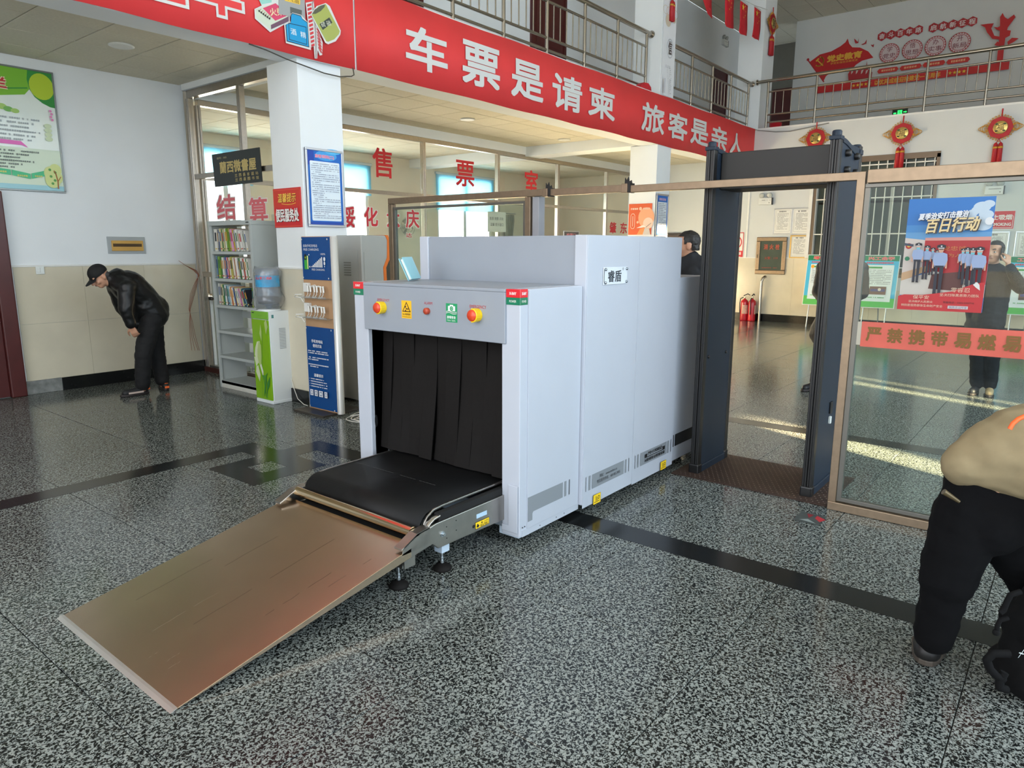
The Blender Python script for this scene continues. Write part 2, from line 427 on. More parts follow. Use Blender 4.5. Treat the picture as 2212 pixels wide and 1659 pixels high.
# far wall with its barred window, dado and skirting
BW = (2.40, 4.70, 1.05, 3.44)
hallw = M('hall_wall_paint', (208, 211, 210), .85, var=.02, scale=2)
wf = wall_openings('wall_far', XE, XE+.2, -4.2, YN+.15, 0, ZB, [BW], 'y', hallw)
for k in range(16):
    a1 = 9.0-k*.8; a0 = a1-.8
    for z0, z1 in ((.165, .79), (.792, 1.415)):
        for s0, s1 in ((a0, min(a1, 9)), ):
            if z1 > 1.05 and s1 > BW[0] and s0 < BW[1]:
                for q0, q1 in ((s0, max(s0, min(s1, BW[0]))), (min(s1, max(s0, BW[1])), s1)):
                    if q1-q0 > .03: put('panel', B().box(XE-.012, XE, q0+.001, q1-.001, z0, z1), beige, wf)
            else:
                put('panel', B().box(XE-.012, XE, s0+.001, s1-.001, z0, z1), beige, wf)
struct('baseboard_far', B().box(XE-.03, XE, -4, 9, 0, .165), black_stone)
struct('trim_2', B().box(XE-.02, XE, 4.72, 9, 1.415, 1.435).box(XE-.02, XE, -4, 2.38, 1.415, 1.435), trimw)
brown_frame = M('brown_window_frame', (118, 102, 86), .4, .5)
win = struct('window_1', B().box(XE-.02, XE+.12, BW[0], BW[0]+.06, BW[2], BW[3]).box(XE-.02, XE+.12, BW[1]-.06, BW[1], BW[2], BW[3]).box(XE-.02, XE+.12, BW[0], BW[1], BW[3]-.07, BW[3]+.04)
    .box(XE-.02, XE+.12, BW[0], BW[1], BW[2], BW[2]+.06), brown_frame)
for k in range(3):
    y0 = BW[0]+.06+k*.727
    for z0, z1 in ((1.11, 2.55), (2.6, 3.37)):
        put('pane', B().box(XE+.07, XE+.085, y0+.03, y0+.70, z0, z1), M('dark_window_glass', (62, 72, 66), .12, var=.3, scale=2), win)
    put('sash', B().box(XE+.05, XE+.1, y0+.70, y0+.757, 1.11, 3.37), M('sash_grey', (168, 172, 166), .5), win)
for k in range(14):
    y = BW[0]+.09+k*.165
    put('bar', B().cyl((XE+.0, y, BW[2]+.05), (XE+.0, y, BW[3]-.02), .011, n=8), M('white_bar', (222, 220, 210), .4), win)
for z in (1.25, 1.93, 2.65, 3.3):
    put('bar', B().box(XE-.008, XE+.008, BW[0]+.05, BW[1]-.05, z-.012, z+.012), M('white_bar', (222, 220, 210), .4), win)
put('window_jamb', B().box(XE-.04, XE+.05, BW[1], BW[1]+.07, 1.43, BW[3]), trimw, win)
struct('trim_3', B().box(XE-.018, XE, 6.07, 6.11, 1.43, ZB), trimw)
struct('wall_far.001', B().box(XE+.6, XE+.7, 1.4, 5.6, .5, 3.9), M('shaded_room_tone', (96, 88, 76), .8, var=.2, scale=1.5))  # dimness of the room behind the window is put into this colour

# balcony slab, beam, pillars, low ceilings
struct('beam', B().box(-3.6, XE+.2, YB, 6.40, 3.41, ZB), white)
struct('slab', B().box(-3.6, XE+.2, 6.40, YU, ZB-.2, ZB).box(XE+.2, 23, -4, YU, ZB-.2, ZB), white)
struct('beam.001', B().box(4.68, 5.1, 6.40, 9.0, 3.53, ZB-.2), white)
struct('beam.002', B().box(11.62, 12.1, 6.40, 9.0, 3.42, ZB-.2).box(11.62, 12.1, 9.0, 12.3, 3.42, ZB-.2), white)
def pillar(n, x0, x1, y0, y1, z1, low=True):
    p = struct(n, B().box(x0, x1, y0, y1, 0 if low else ZB, z1), white, bevel=.004)
    if low:
        put('panel', B().box(x0-.012, x0, y0-.012, y1, .145, 1.405), beige, p); put('panel', B().box(x0-.012, x1, y0-.012, y0, .145, 1.405), beige, p)
        put('cap_strip', B().box(x0-.02, x1+.01, y0-.02, y1, 1.405, 1.42), trimw, p)
        put('skirting', B().box(x0-.03, x1+.01, y0-.03, y1, 0, .145), black_stone, p)
    return p
pillar('pillar', 4.345, 4.86, 6.12, 6.63, 3.41)
pillar('pillar.001', 11.65, 12.17, YB+.004, 6.6, 3.41)
pillar('pillar.002', 4.30, 4.81, YB+.1, 6.57, ZT, False)
pillar('pillar.003', 11.65, 12.15, YB+.004, 6.6, ZT, False)
pillar('pillar.004', 16.40, 17.10, YB+.01, 6.62, ZT, False)

def tiled_ceiling(z, x0, x1, y0, y1, gx, gy, t, thick=.05):
    c = struct('ceiling', B().box(x0, x1, y0, y1, z+.012, z+.012+thick), ceil_grid)
    h = t/2-.006
    me = B().rings([[V((sx*q, sy*q, zz)) for sx, sy in ((-1,1),(1,1),(1,-1),(-1,-1))] for q, zz in ((h, .012), (h, .002), (h-.004, 0))], True, 0, False).mesh('ceiling_tile', ceil_tile)
    n = 0; rest = B()
    i0 = math.floor((x0-gx)/t); j0 = math.floor((y0-gy)/t)
    for i in range(i0, i0+int((x1-x0)/t)+2):
        for j in range(j0, j0+int((y1-y0)/t)+2):
            a0, a1, b0, b1 = max(x0, gx+i*t), min(x1, gx+(i+1)*t), max(y0, gy+j*t), min(y1, gy+(j+1)*t)
            if a1-a0 < .03 or b1-b0 < .03: continue
            full = a1-a0 > t-.01 and b1-b0 > t-.01
            see = any(inview(q, 30) for q in ((a0, b0, z), (a1, b0, z), (a0, b1, z), (a1, b1, z)))
            if full and see and n < 290:
                o = bpy.data.objects.new('tile', me); COL.objects.link(o); o.parent = c; o.location = ((a0+a1)/2, (b0+b1)/2, z+random.uniform(0, .0015)); n += 1
            elif see and n < 290:
                put('tile', B().box(a0+.004, a1-.004, b0+.004, b1-.004, z, z+.012), ceil_tile, c); n += 1
            else: rest.box(a0+.004, a1-.004, b0+.004, b1-.004, z, z+.012)
    if rest.v: put('ceiling_rest', rest, ceil_tile, c)['kind'] = 'stuff'
    return c
tiled_ceiling(ZC, -3.6, 4.68, 6.40, YN, 2.51, 7.385, .605)
tiled_ceiling(ZC, 5.1, 11.62, 6.40, 9.0, 5.1, 7.385, .605)
tiled_ceiling(ZC, 12.1, XE, 6.40, 9.0, 12.1, 7.385, .605)
tiled_ceiling(ZC, 4.8, 11.62, 9.0, 12.3, 5.1, 9.2, .605)
tiled_ceiling(ZC, 12.1, 17.4, 9.0, 12.3, 12.1, 9.2, .605)
tiled_ceiling(ZT, -3.8, 22.6, -4.2, YU, 16.2, YB, .605)

# upper corridor
wall_openings('wall_upper', -3.8, 22.6, YU, YU+.2, ZB, ZT, [], 'x')
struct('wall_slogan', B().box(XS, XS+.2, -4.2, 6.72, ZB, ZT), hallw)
struct('wall_corridor', B().box(22.4, 22.6, 5.5, YU, ZB, ZT), M('shaded_corridor_tone', (120, 118, 110), .85))  # the corridor's dimness is put into the wall colour
struct('door_6', B().box(22.36, 22.4, 6.9, 7.9, ZB, 6.3), dark_door)
def udoor(n, x0, x1, y=YU, z0=ZB, top=6.38):
    d = struct(n, B().box(x0+.06, x1-.06, y-.03, y, z0, top-.06), dark_door)
    put('door_frame', B().box(x0, x0+.06, y-.05, y, z0, top).box(x1-.06, x1, y-.05, y, z0, top).box(x0, x1, y-.05, y, top-.06, top), dark_door, d, .005)
    put('door_panel', B().box(x0+.16, x1-.16, y-.04, y-.03, z0+.2, z0+.95).box(x0+.16, x1-.16, y-.04, y-.03, z0+1.1, top-.2), dark_door, d, .006)
    put('door_handle', B().cyl((x0+.14, y-.03, z0+1), (x0+.14, y-.09, z0+1), .014).cyl((x0+.14, y-.08, z0+1), (x0+.26, y-.08, z0+1), .012), steel, d)
udoor('door_2', 7.25, 8.15); udoor('door_3', 10.85, 11.95); udoor('door_4', 18.75, 19.75)
struct('baseboard_upper', B().box(-3.6, 22, YU-.02, YU, ZB, ZB+.12), trimw)
struct('trim_4', B().box(-3.6, 11.6, YB-.002, YB+.2, ZB, ZB+.035).box(12.2, 16.4, YB-.002, YB+.2, ZB, ZB+.035).box(XE-.002, XE+.25, -4, 6.0, ZB, ZB+.035), trimw)

# balcony railings
def railing(name, label, ends, posts, fixed, axis):
    """ends: first and last coordinate of the handrail along the axis; posts: their coordinates"""
    g = thing(name, label, 'railing', (fixed, posts[0], ZB+.035) if axis == 'y' else (posts[0], fixed, ZB+.035))
    P = (lambda a, z: (fixed, a, z)) if axis == 'y' else (lambda a, z: (a, fixed, z))
    hb = B().cyl(P(ends[0], 5.225), P(ends[1], 5.225), .036, n=14)
    for e in ends: hb.cyl(P(e, 5.225), P(e+(.02 if e == max(ends) else -.02), 5.225), .06, n=14)
    put('handrail', hb, rail_steel, g)
    for z in (4.995, 4.52, 4.36): put('rail', B().cyl(P(posts[0], z), P(posts[-1], z), .019, n=10), rail_steel, g)
    for a in posts: put('post', B().cyl(P(a, ZB+.03), P(a, 5.21), .025, n=10).cyl(P(a, ZB+.03), P(a, ZB+.045), .045, n=12), rail_steel, g)
    me = None
    for a, b2 in zip(posts, posts[1:]):
        n = max(2, round(abs(b2-a)/.165))
        for k in range(1, n):
            c = a+(b2-a)*k/n
            if not (inview(P(c, 4.52), 20) or inview(P(c, 4.99), 20)): continue
            put('baluster', B().cyl(P(c, 4.52), P(c, 4.995), .0095, n=8), rail_steel, g)
railing('balcony_railing', 'steel balcony railing above the first characters of the long red banner', (4.83, 11.63), [4.9, 5.72, 6.68, 7.64, 8.6, 9.56, 10.52, 11.48], 6.26, 'x')
railing('balcony_railing', 'steel balcony railing between the white hanging and the corner pillar', (12.17, 16.39), [12.33, 13.29, 14.25, 15.2, 16.2], 6.26, 'x')
railing('balcony_railing', 'steel balcony railing in front of the wall with red slogan artwork', (6.1, -3.9), [5.86, 4.84, 3.82, 2.80, 1.80, .78, -.24, -1.26, -2.28, -3.8], 16.3, 'y')

# ------------------------------------------------------------------ ticket office behind glass
off = M('office_wall_paint', (230, 220, 200), .85, var=.05, scale=1.6)
WN = [(6.62, 7.55, 1.0, 3.33), (8.5, 10.38, 1.0, 3.33), (12.5, 14.5, 1.0, 3.33)]
wall_openings('wall_office', 4.75, 17.4, 12.3, 12.5, 0, ZB, WN, 'x', off)
struct('wall_office.001', B().box(17.4, 17.6, 9.0, 12.5, 0, ZB).box(4.72, 4.8, 9.06, 12.5, 0, ZB).box(XE+.2, 17.4, 9.0, 9.2, 0, ZB), off)
struct('floor.001', B().box(XE, 17.4, 9.0, 12.4, -.12, 0), M('office_floor', (120, 118, 112), .4))
blind_m = M('blue_roller_blind', (130, 196, 222), .7)
bt = blind_m.node_tree; pr = bt.nodes['Principled BSDF']
tl = bt.nodes.new('ShaderNodeBsdfTranslucent'); tl.inputs[0].default_value = lin((176, 222, 240))+(1,)
mx = bt.nodes.new('ShaderNodeMixShader'); mx.inputs[0].default_value = .7
bt.links.new(pr.outputs[0], mx.inputs[1]); bt.links.new(tl.outputs[0], mx.inputs[2]); bt.links.new(mx.outputs[0], bt.nodes['Material Output'].inputs[0])
for k, (a0, a1, z0, z1) in enumerate(WN):
    w = struct('window_%d' % (k+2), B().box(a0, a1, 12.32, 12.38, z0, z0+.06).box(a0, a1, 12.32, 12.38, z1-.06, z1).box(a0, a0+.06, 12.32, 12.38, z0, z1).box(a1-.06, a1, 12.32, 12.38, z0, z1)
        .box((a0+a1)/2-.045, (a0+a1)/2+.045, 12.32, 12.38, z0, z1), M('white_window_frame', (232, 234, 232), .4))
    put('pane', B().box(a0+.06, (a0+a1)/2-.045, 12.345, 12.352, z0+.06, z1-.06), clear, w)
    put('pane', B().box((a0+a1)/2+.045, a1-.06, 12.345, 12.352, z0+.06, z1-.06), clear, w)
    put('window_sill', B().box(a0-.05, a1+.05, 12.18, 12.32, z0-.04, z0), trimw, w)
    area('daylight_office_%d' % k, ((a0+a1)/2, 12.62, (z0+z1)/2), a1-a0, z1-z0, 105, (1, .91, .78), (radians(-90), 0, 0))
    t = thing('roller_blind', 'pale blue roller blind pulled part way down the %s ticket office window' % ('narrow', 'middle', 'wide')[k], 'blind', ((a0+a1)/2, 12.25, z1-.7))
    put('blind_cloth', B().box(a0-.06, a1+.06, 12.262, 12.266, z1-(.58, .60, .80)[k], z1+.03), blind_m, t)
    put('blind_roller', B().cyl((a0-.08, 12.264, z1+.05), (a1+.08, 12.264, z1+.05), .03), M('blind_tube', (210, 216, 220), .4), t)
def glazed(name, label, axis, fixed, cuts, zs, d, mat, gm, top):
    """steel framed glazing: cuts = posts along the axis, zs = rails"""
    P = (lambda a0, a1, z0, z1, e=0: B().box(a0, a1, fixed-d+e, fixed+d-e, z0, z1)) if axis == 'x' else (lambda a0, a1, z0, z1, e=0: B().box(fixed-d+e, fixed+d-e, a0, a1, z0, z1))
    s = struct(name, P(min(cuts), max(cuts), zs[-1], top), mat)
    for c in cuts:
        put('mullion', P(c-.03, c-.002, zs[0], zs[-1]), mat, s, .004); put('mullion', P(c+.004, c+.032, zs[0], zs[-1]), mat, s, .004)
    for z in zs[:-1]: put('rail', P(min(cuts), max(cuts), z-.03, z+.03, .006), mat, s, .003)
    cs = sorted(cuts)
    for a, b2 in zip(cs, cs[1:]):
        for z0, z1 in zip(zs, zs[1:]):
            put('pane', P(a+.032, b2-.03, z0+.03, z1-(.03 if z1 < zs[-1] else 0), d-.003), gm, s)
    return s
glazed('partition', '', 'y', 4.75, [6.62, 7.80, 8.96], [.06, 1.28, 2.50, 3.44], .035, steel, clear, 3.53)
pv = M('pale_privacy_board', (206, 214, 204), .6)
for a, b2, t in ((6.66, 7.40, 2.0), (8.06, 8.86, 1.95)): put('privacy_panel', B().box(4.80, 4.81, a, b2, .06, t), pv, bpy.data.objects['partition'])
struct('trim_5', B().box(4.70, 4.80, 6.57, 9.05, 0, .06), M('red_brown_sill', (74, 38, 32), .4))
tw = glazed('partition', '', 'x', 9.0, [4.86, 6.84, 8.82, 10.80, 12.80, 14.79, 16.15], [1.02, 2.50, 3.38], .04, steel, clear, 3.45)
struct('beam.003', B().box(4.8, XE, 8.94, 9.12, 3.45, ZC+.1), white)
struct('wall_counter', B().box(4.8, XE, 8.93, 9.07, 0, .94), white)
struct('counter_slab', B().box(4.8, XE, 8.78, 9.3, .94, .985), M('dark_counter_stone', (58, 54, 50), .25), bevel=.006)

# ================================================================== the x-ray baggage scanner
wp = M('white_powder_coat', (184, 190, 201), .38, var=.01)
gp = M('grey_powder_coat', (146, 153, 163), .42, var=.015)
rub = M('black_rubber', (15, 12, 11), .75, var=.15, scale=40, spec=.25)
belt_m = M('conveyor_belt', (10, 10, 11), .55, var=.1, scale=60, bump=.05, bscale=400, spec=.25)
ramp_m = M('ramp_sheet_steel', (206, 184, 160), .24, 1, var=.05, scale=4)
s_st = M('scanner_steel', (176, 172, 166), .30, 1, var=.06, scale=18)
dark_m = M('dark_gap', (14, 14, 15), .7)
zinc = M('zinc', (190, 198, 204), .3, 1)
XR = thing('xray_scanner', 'large white x-ray baggage scanner with grey hood, black strip curtain and steel ramp', 'scanner', (3.9, 2.87, 0))
yR, yL = 2.20, 3.55
xh0, xh1, xb1, xr1 = 2.856, 3.43, 4.65, 5.22      # hood, main body, rear hood
# main body: side walls and recessed grey front
put('body_shell', B().box(xh1, xb1, yR, 2.285, .09, 1.697).box(xh1, xb1, 3.47, yL, .09, 1.697).box(xh1+.10, xb1-.04, 2.285, 3.47, .95, 1.69), wp, XR, .006)
put('body_front', B().box(xh1+.012, xh1+.1, 2.285, 3.47, 1.36, 1.690), gp, XR, .003)
put('body_top', B().box(xh1+.02, xb1, 2.285, 3.47, 1.688, 1.694), gp, XR)
# front hood: two side posts, panel, top
for s0, s1 in ((2.229, 2.352), (3.428, 3.55)):
    put('side_post', B().box(xh0, xh1, s0, s1, .065, 1.412), wp, XR, .005)
put('inner_post', B().box(xh0+.03, xh0+.13, 3.428, 3.452, .24, 1.13), wp, XR)
hp = put('hood_panel', B().box(xh0-.012, xh0+.03, 2.32, 3.448, 1.127, 1.396).box(xh0-.012, xh1+.02, 2.32, 3.448, 1.396, 1.414), gp, XR, .004)
put('side_panel', B().box(xh0+.065, xh1-.004, yR+.022, yR+.03, .10, 1.408), wp, XR, .002)
put('side_panel', B().box(xh1+.004, 4.035, yR-.004, yR, .07, 1.694), wp, XR, .002)
put('side_panel', B().box(4.0385, xb1-.012, yR-.004, yR, .06, 1.694), wp, XR, .002)
put('rear_hood', B().box(xb1, xr1, 2.35, 3.43, .95, 1.42).box(xb1, xr1, 2.229, 2.35, .06, 1.42).box(xb1, xr1, 3.43, 3.55, .06, 1.42), wp, XR, .005)
put('base_frame', B().box(xh0+.1, xr1-.1, 2.30, 3.5, .05, .16).box(xh0+.01, xh0+.12, 2.24, 2.38, .055, .1), M('base_blue_white', (196, 212, 228), .4), XR, .004)
put('kick_plate', B().box(xh0+.02, xh1, yR+.024, yR+.03, .065, .10), wp, XR)
for x in (3.0, 5.0):
    for y in (2.32, 3.45):
        put('caster', B().cyl((x, y-.02, .028), (x, y+.02, .028), .028, n=14).cyl((x, y, .03), (x, y, .08), .015), rub, XR)
put('lower_bracket', B().prism([(xh0-.004, 2.30, .36), (xh0-.004, 2.236, .36), (xh0-.004, 2.236, .09), (xh0-.004, 2.345, .09), (xh0-.004, 2.345, .125), (xh0-.004, 2.30, .125)][::-1], (-.005, 0, 0)), wp, XR, .003)
put('cable_slot', B().rings([[V((2.895+.012*cos(t), 3.4275, .53+.03*sin(t)*1.4)) for t in [2*pi*i/12 for i in range(12)]], [V((2.895+.012*cos(t), 3.4272, .53+.03*sin(t)*1.4)) for t in [2*pi*i/12 for i in range(12)]]]), dark_m, XR)
# strip curtain: overlapping lead rubber strips, lower ends pushed a little outwards
n = 11
for k in range(n):
    y0 = 2.362+k*(3.44-2.362)/n; w = (3.44-2.362)/n+.012
    dx = .02*((k*7) % 3-1)*.5; rs = []
    for q in range(9):
        t = q/8; z = 1.16-t*.805
        xx = 2.975+dx*.3-.055*t*t+.006*sin(k*2.1+t*5)+((k % 2)*.007)
        a, b2 = y0+.004*sin(k*3+t*2), y0+w+.006*sin(k*1.7+t*3)
        rs.append([V((xx+.007*sin(k)*t, a, z)), V((xx-.007*sin(k)*t, b2, z)), V((xx+.005-.007*sin(k)*t, b2, z)), V((xx+.005+.007*sin(k)*t, a, z))])
    put('curtain_strip', B().rings(rs, True, 0, False), rub, XR)
put('tunnel_lining', B().box(3.0, 3.02, 2.35, 3.45, .2, 1.2).box(2.98, 4.9, 2.36, 2.38, .2, 1.2), dark_m, XR)
# conveyor: belt with rounded nose, side frames, roller, feet
zb = .345
bp = [(3.1, zb)]+[(2.395-.0+(.06)*cos(pi/2+a), zb-.06+.06*sin(pi/2+a)) for a in [pi*.62*i/8 for i in range(9)]]
bp = [(3.1, zb)]+[(2.36+.10*-sin(a), zb-.10+.10*cos(a)) for a in [pi*.5*i/10 for i in range(11)]]
bb = B(); bb.rings([[V((x, 2.392, z)), V((x, 3.325, z)), V((x, 3.325, z-.006)), V((x, 2.392, z-.006))] for x, z in bp], True, 0, True)
put('conveyor_belt', bb, belt_m, XR)
seam = Print((2.62, 3.3, zb), (0, -1, 0), (1, 0, 0), .0004, .0003)
for k in range(26):
    if k not in (5, 13, 14, 20): seam.line([(k*.026, .0), (k*.026+.02, .0)], .003, M('belt_seam', (92, 92, 92), .6), False)
seam.b.f = [tuple(reversed(f)) for f in seam.b.f]; seam.put('belt_seam', XR)
def side_frame(y, o):
    p = [(3.0, .335), (2.44, .335)]+[(2.40-.10*sin(a)*.9, .335-.09+.09*cos(a)) for a in [radians(12*i) for i in range(1, 6)]]
    f = [(3.0, .290), (2.33, .290), (2.285, .282), (2.215, .275), (2.155, .215), (2.155, .17), (2.30, .19), (2.34, .155), (3.0, .145)]
    s = put('side_frame', B().prism([(x, y, z) for x, z in f], (0, o*.012, 0)), s_st, XR, .003)
    put('belt_guard', B().rings([[V((x, y-o*.034, z)), V((x, y-o*.046, z)), V((x, y-o*.046, z-.012)), V((x, y-o*.034, z-.012))] for x, z in [(3.0, .350), (2.42, .350), (2.36, .344), (2.315, .322), (2.29, .292), (2.278, .25)]], True, 0, True), s_st, XR, .001)
    put('gap_shade_filler', B().box(2.36, 3.0, y-o*.002 if o < 0 else y-.034, y+.034 if o < 0 else y-.002, .20, .326), dark_m, XR)  # dark block added to stand for the shade in this gap
    put('guard_nose', B().rings([[V((x, y-o*.0, z)), V((x, y-o*.036, z)), V((x, y-o*.036, z-.01)), V((x, y-o*.0, z-.01))] for x, z in [(2.37, .318), (2.33, .312), (2.30, .296), (2.28, .275)]], True, 0, True), s_st, XR)
    return s
sf = side_frame(2.347, -1); side_frame(3.362, 1)
# corner guards beside the ramp top
for y, o in ((2.335, 1), (3.376, -1)):
    gd = [(2.285, .286), (2.20, .278), (2.115, .238), (2.10, .232), (2.10, .222), (2.19, .262), (2.285, .272)]
    put('corner_guard', B().prism([(x, y, z) for x, z in gd][::-1 if o < 0 else 1], (0, o*.055, 0)), s_st, XR, .002)
    put('guard_cheek', B().prism([(x, y, z) for x, z in ((2.285, .286), (2.20, .278), (2.115, .238), (2.10, .20), (2.285, .20))][::-1 if o < 0 else 1], (0, o*.004, 0)), s_st, XR)
put('roller', B().cyl((2.226, 2.395, .262), (2.226, 3.335, .262), .027, n=28).cyl((2.226, 2.36, .262), (2.226, 3.36, .262), .008), M('polished_roller', (222, 196, 160), .12, 1, var=.02), XR)
put('roller_trough', B().box(2.18, 2.30, 2.39, 3.33, .185, .20), dark_m, XR)
# the ramp: folded sheet with a side flange, its tip on the floor
rt = B()
tip, top = (1.0, .004), (2.195, .226)
rt.add([(tip[0], 2.335, tip[1]), (tip[0], 3.373, tip[1]), (top[0], 3.373, top[1]), (top[0], 2.335, top[1]),
        (tip[0], 2.335, 0.0), (tip[0], 3.373, 0.0), (top[0], 3.373, top[1]-.048), (top[0], 2.335, top[1]-.048)],
       [(0, 3, 2, 1), (4, 5, 6, 7), (0, 4, 7, 3), (1, 2, 6, 5), (0, 1, 5, 4), (3, 7, 6, 2)])
rp = put('ramp', rt, ramp_m, XR, .0015, 1)
put('ramp_edge', B().rings([[V((.988, 2.333, .0005)), V((1.004, 2.333, .007)), V((1.016, 2.333, .0085)), V((1.0, 2.333, .0005))], [V((.988, 3.375, .0005)), V((1.004, 3.375, .007)), V((1.016, 3.375, .0085)), V((1.0, 3.375, .0005))]], True, 0, False), M('bright_folded_edge', (220, 220, 216), .35, .9), XR)
sc = Print((1.0, 3.373, .0045), (0, -1, 0), (top[0]-tip[0], 0, top[1]-tip[1]), .0002, .0003)
scr_d, scr_l = M('scratch_dark', (96, 78, 68), .4, .8), M('scratch_light', (214, 200, 176), .4, .8)
rnd = random.Random(4)
for u, v0, l, c in ((.2, .25, .5, scr_d), (.32, .62, .4, scr_d), (.62, .3, .75, scr_d), (.85, .5, .35, scr_d), (.93, .62, .4, scr_d), (.5, .18, .3, scr_l), (.75, .12, .06, scr_l), (.8, .1, .05, scr_l), (.66, .09, .04, scr_l)):
    pts = [(u+rnd.uniform(-.003, .003)+(.22*(t/8)*0), v0+l*t/8) for t in range(9)]
    for a, b2 in zip(pts[::1], pts[1::1]):
        if rnd.random() < .72: sc.line([a, b2], .0010, c, False)
sc.put('ramp_scratches', XR)
put('ramp_lip', B().box(2.12, 2.19, 2.36, 3.35, .12, .20), s_st, XR)
def foot(x, y, zt, post=None):
    f = put('levelling_foot', B().lathe([(.0, .0), (.047, .0), (.049, .006), (.046, .014), (.03, .028), (.014, .034), (0, .034)], (x, y, 0), 24), rub, XR)
    put('foot_rod', B().cyl((x, y, .03), (x, y, zt), .006).cyl((x, y, .036), (x, y, .052), .011, n=6).cyl((x, y, .06), (x, y, .068), .011, n=6), zinc, f)
    if post: put('foot_post', B().box(x-.028, x+.028, y-.028, y+.028, post, zt+.1), M('pale_blue_post', (190, 206, 222), .4), f, .003)
foot(2.42, 2.39, .12, .10); foot(2.15, 2.42, .185); foot(2.42, 3.32, .12, .10); foot(2.15, 3.29, .185)
put('foot_bracket', B().box(2.115, 2.185, 2.338, 2.344, .125, .19), s_st, XR)
st = Print((2.335, 2.3345, 0), (1, 0, 0), (0, 0, 1), .0003, .0004)
yel = (246, 206, 34)
st.rect(.280, .166, .392, .204, (20, 20, 20)); st.rect(.282, .168, .39, .202, yel)
st.poly([(.332, .199), (.339, .187), (.325, .187)][::-1], (20, 20, 20)); st.poly([(.288, .175), (.296, .194), (.312, .18), (.304, .172)][::-1], (20, 20, 20))
for k in range(3): st.scrib(.318, .170+k*.005, .384, .0035, (40, 36, 20))
st.text('小心夹手', .346, .188, .384, .198, (20, 20, 20), .02)
st.put('warning_label', XR)
put('frame_slot', B().box(2.626, 2.709, 2.3335, 2.336, .222, .246), M('slot_blue_white', (176, 204, 226), .4), sf, .011, 3)
put('frame_hole', B().cyl((2.602, 2.3342, .187), (2.602, 2.336, .187), .009, n=14), dark_m, sf)
put('frame_bolt', B().cyl((2.37, 2.335, .222), (2.37, 2.318, .222), .008, n=6).cyl((2.37, 2.335, .222), (2.37, 2.332, .222), .015), zinc, sf)
for x, z in ((2.47, .262), (2.40, .25), (2.47, .21), (2.40, .19)):
    put('screw', B().cyl((x, 2.335, z), (x, 2.3335, z), .003, n=8), dark_m, sf)
# indicator lamps at the hood corners
def lamp(y0, y1):
    for z0, z1, c, t in ((1.371, 1.414, (216, 34, 44), 'X-RAY'), (1.333, 1.371, (16, 118, 84), 'POWER')):
        l = put('indicator_lamp', B().box(xh0-.004, xh0+.062, y0, y1, z0, z1), M('lamp_plastic_%d' % c[0], c, .18, var=.02, coat=.4), XR, .002)
        p = Print((xh0-.004, y1, z0), (0, -1, 0), (0, 0, 1), .0003, .0004); h = z1-z0
        p.text(t, .022, h*.32, .068, h*.66, (236, 240, 236), .02); p.put('lamp_lettering', l)
        p = Print((xh0-.004, y0, z0), (1, 0, 0), (0, 0, 1), .0003, .0004)
        p.text(t, .014, h*.32, .052, h*.66, (236, 240, 236), .02); p.put('lamp_lettering', l)
lamp(2.227, 2.320); lamp(3.449, 3.552)
# controls and stickers on the grey hood
def hud(y): return 3.448-y
pn = Print((xh0-.012, 3.448, 0), (0, -1, 0), (0, 0, 1), .0003, .0004)
red_t = (178, 44, 54)
pn.text('EMERGENCY', .130, 1.305, .238, 1.321, red_t, .01); pn.text('ALARM', .532, 1.305, .598, 1.321, red_t, .01); pn.text('EMERGENCY', .882, 1.303, 1.000, 1.321, red_t, .01)
pn.put('hood_lettering', hp)
for y in (3.272, 2.512):
    c = (xh0-.012, y, 1.268); ax = (-1, 0, 0)
    e = put('emergency_stop', B().lathe([(.036, 0), (.036, .012), (.033, .018), (.028, .018)], c, 24, ax=ax), M('emergency_yellow', (244, 204, 22), .3), XR)
    put('stop_knob', B().lathe([(.020, .016), (.020, .026), (.031, .03), (.032, .046), (.028, .053), (0, .054)], c, 24, ax=ax), M('emergency_red', (214, 70, 40), .3), e)
    rs = [[V((xh0-.012-d, y-r*sin(t), 1.268+r*1.05*cos(t))) for t in [radians(a) for a in range(-10, 191, 20)]] for d, r in ((.014, .036), (.044, .036), (.046, .033))]
    put('stop_collar', B().rings(rs, False, 0, False, False).rings([[p for p in rs[2]], [V((p.x, y, 1.268)) for p in rs[2]]], False, 0, False, False), M('emergency_yellow', (244, 204, 22), .3), e)
al = put('alarm_buzzer', B().lathe([(.019, 0), (.019, .018), (.016, .022), (0, .023)], (xh0-.012, 2.888, 1.268), 20, ax=(-1, 0, 0)), M('buzzer_brown', (176, 66, 40), .35), XR)
pr = Print((xh0-.012, 3.105, 1.215), (0, -1, 0), (0, 0, 1), .0003, .0004)
pr.rect(0, 0, .084, .104, (240, 184, 30)); pr.poly([(.006, .038), (.078, .038), (.042, .098)], (60, 30, 16)); pr.poly([(.015, .043), (.069, .043), (.042, .088)], (240, 184, 30))
pr.disc(.042, .056, .005, (40, 24, 14))
for a in (60, 180, 300):
    q = [(.042+.017*cos(radians(a+b2-90+30)), .056+.017*sin(radians(a+b2-90+30))) for b2 in (-28, -10, 10, 28)]
    pr.poly([(.042+.007*cos(radians(a-60)), .056+.007*sin(radians(a-60)))]+q, (40, 24, 14))
pr.text('当心电离辐射', .008, .018, .076, .032, (40, 24, 14), .02); pr.text('Warning ionizing radiation', .006, .006, .078, .013, (40, 24, 14), .01)
pr.put('radiation_sticker', hp)
pf = Print((xh0-.012, 2.744, 1.216), (0, -1, 0), (0, 0, 1), .0003, .0004)
g = (20, 148, 92); wt = (226, 236, 230)
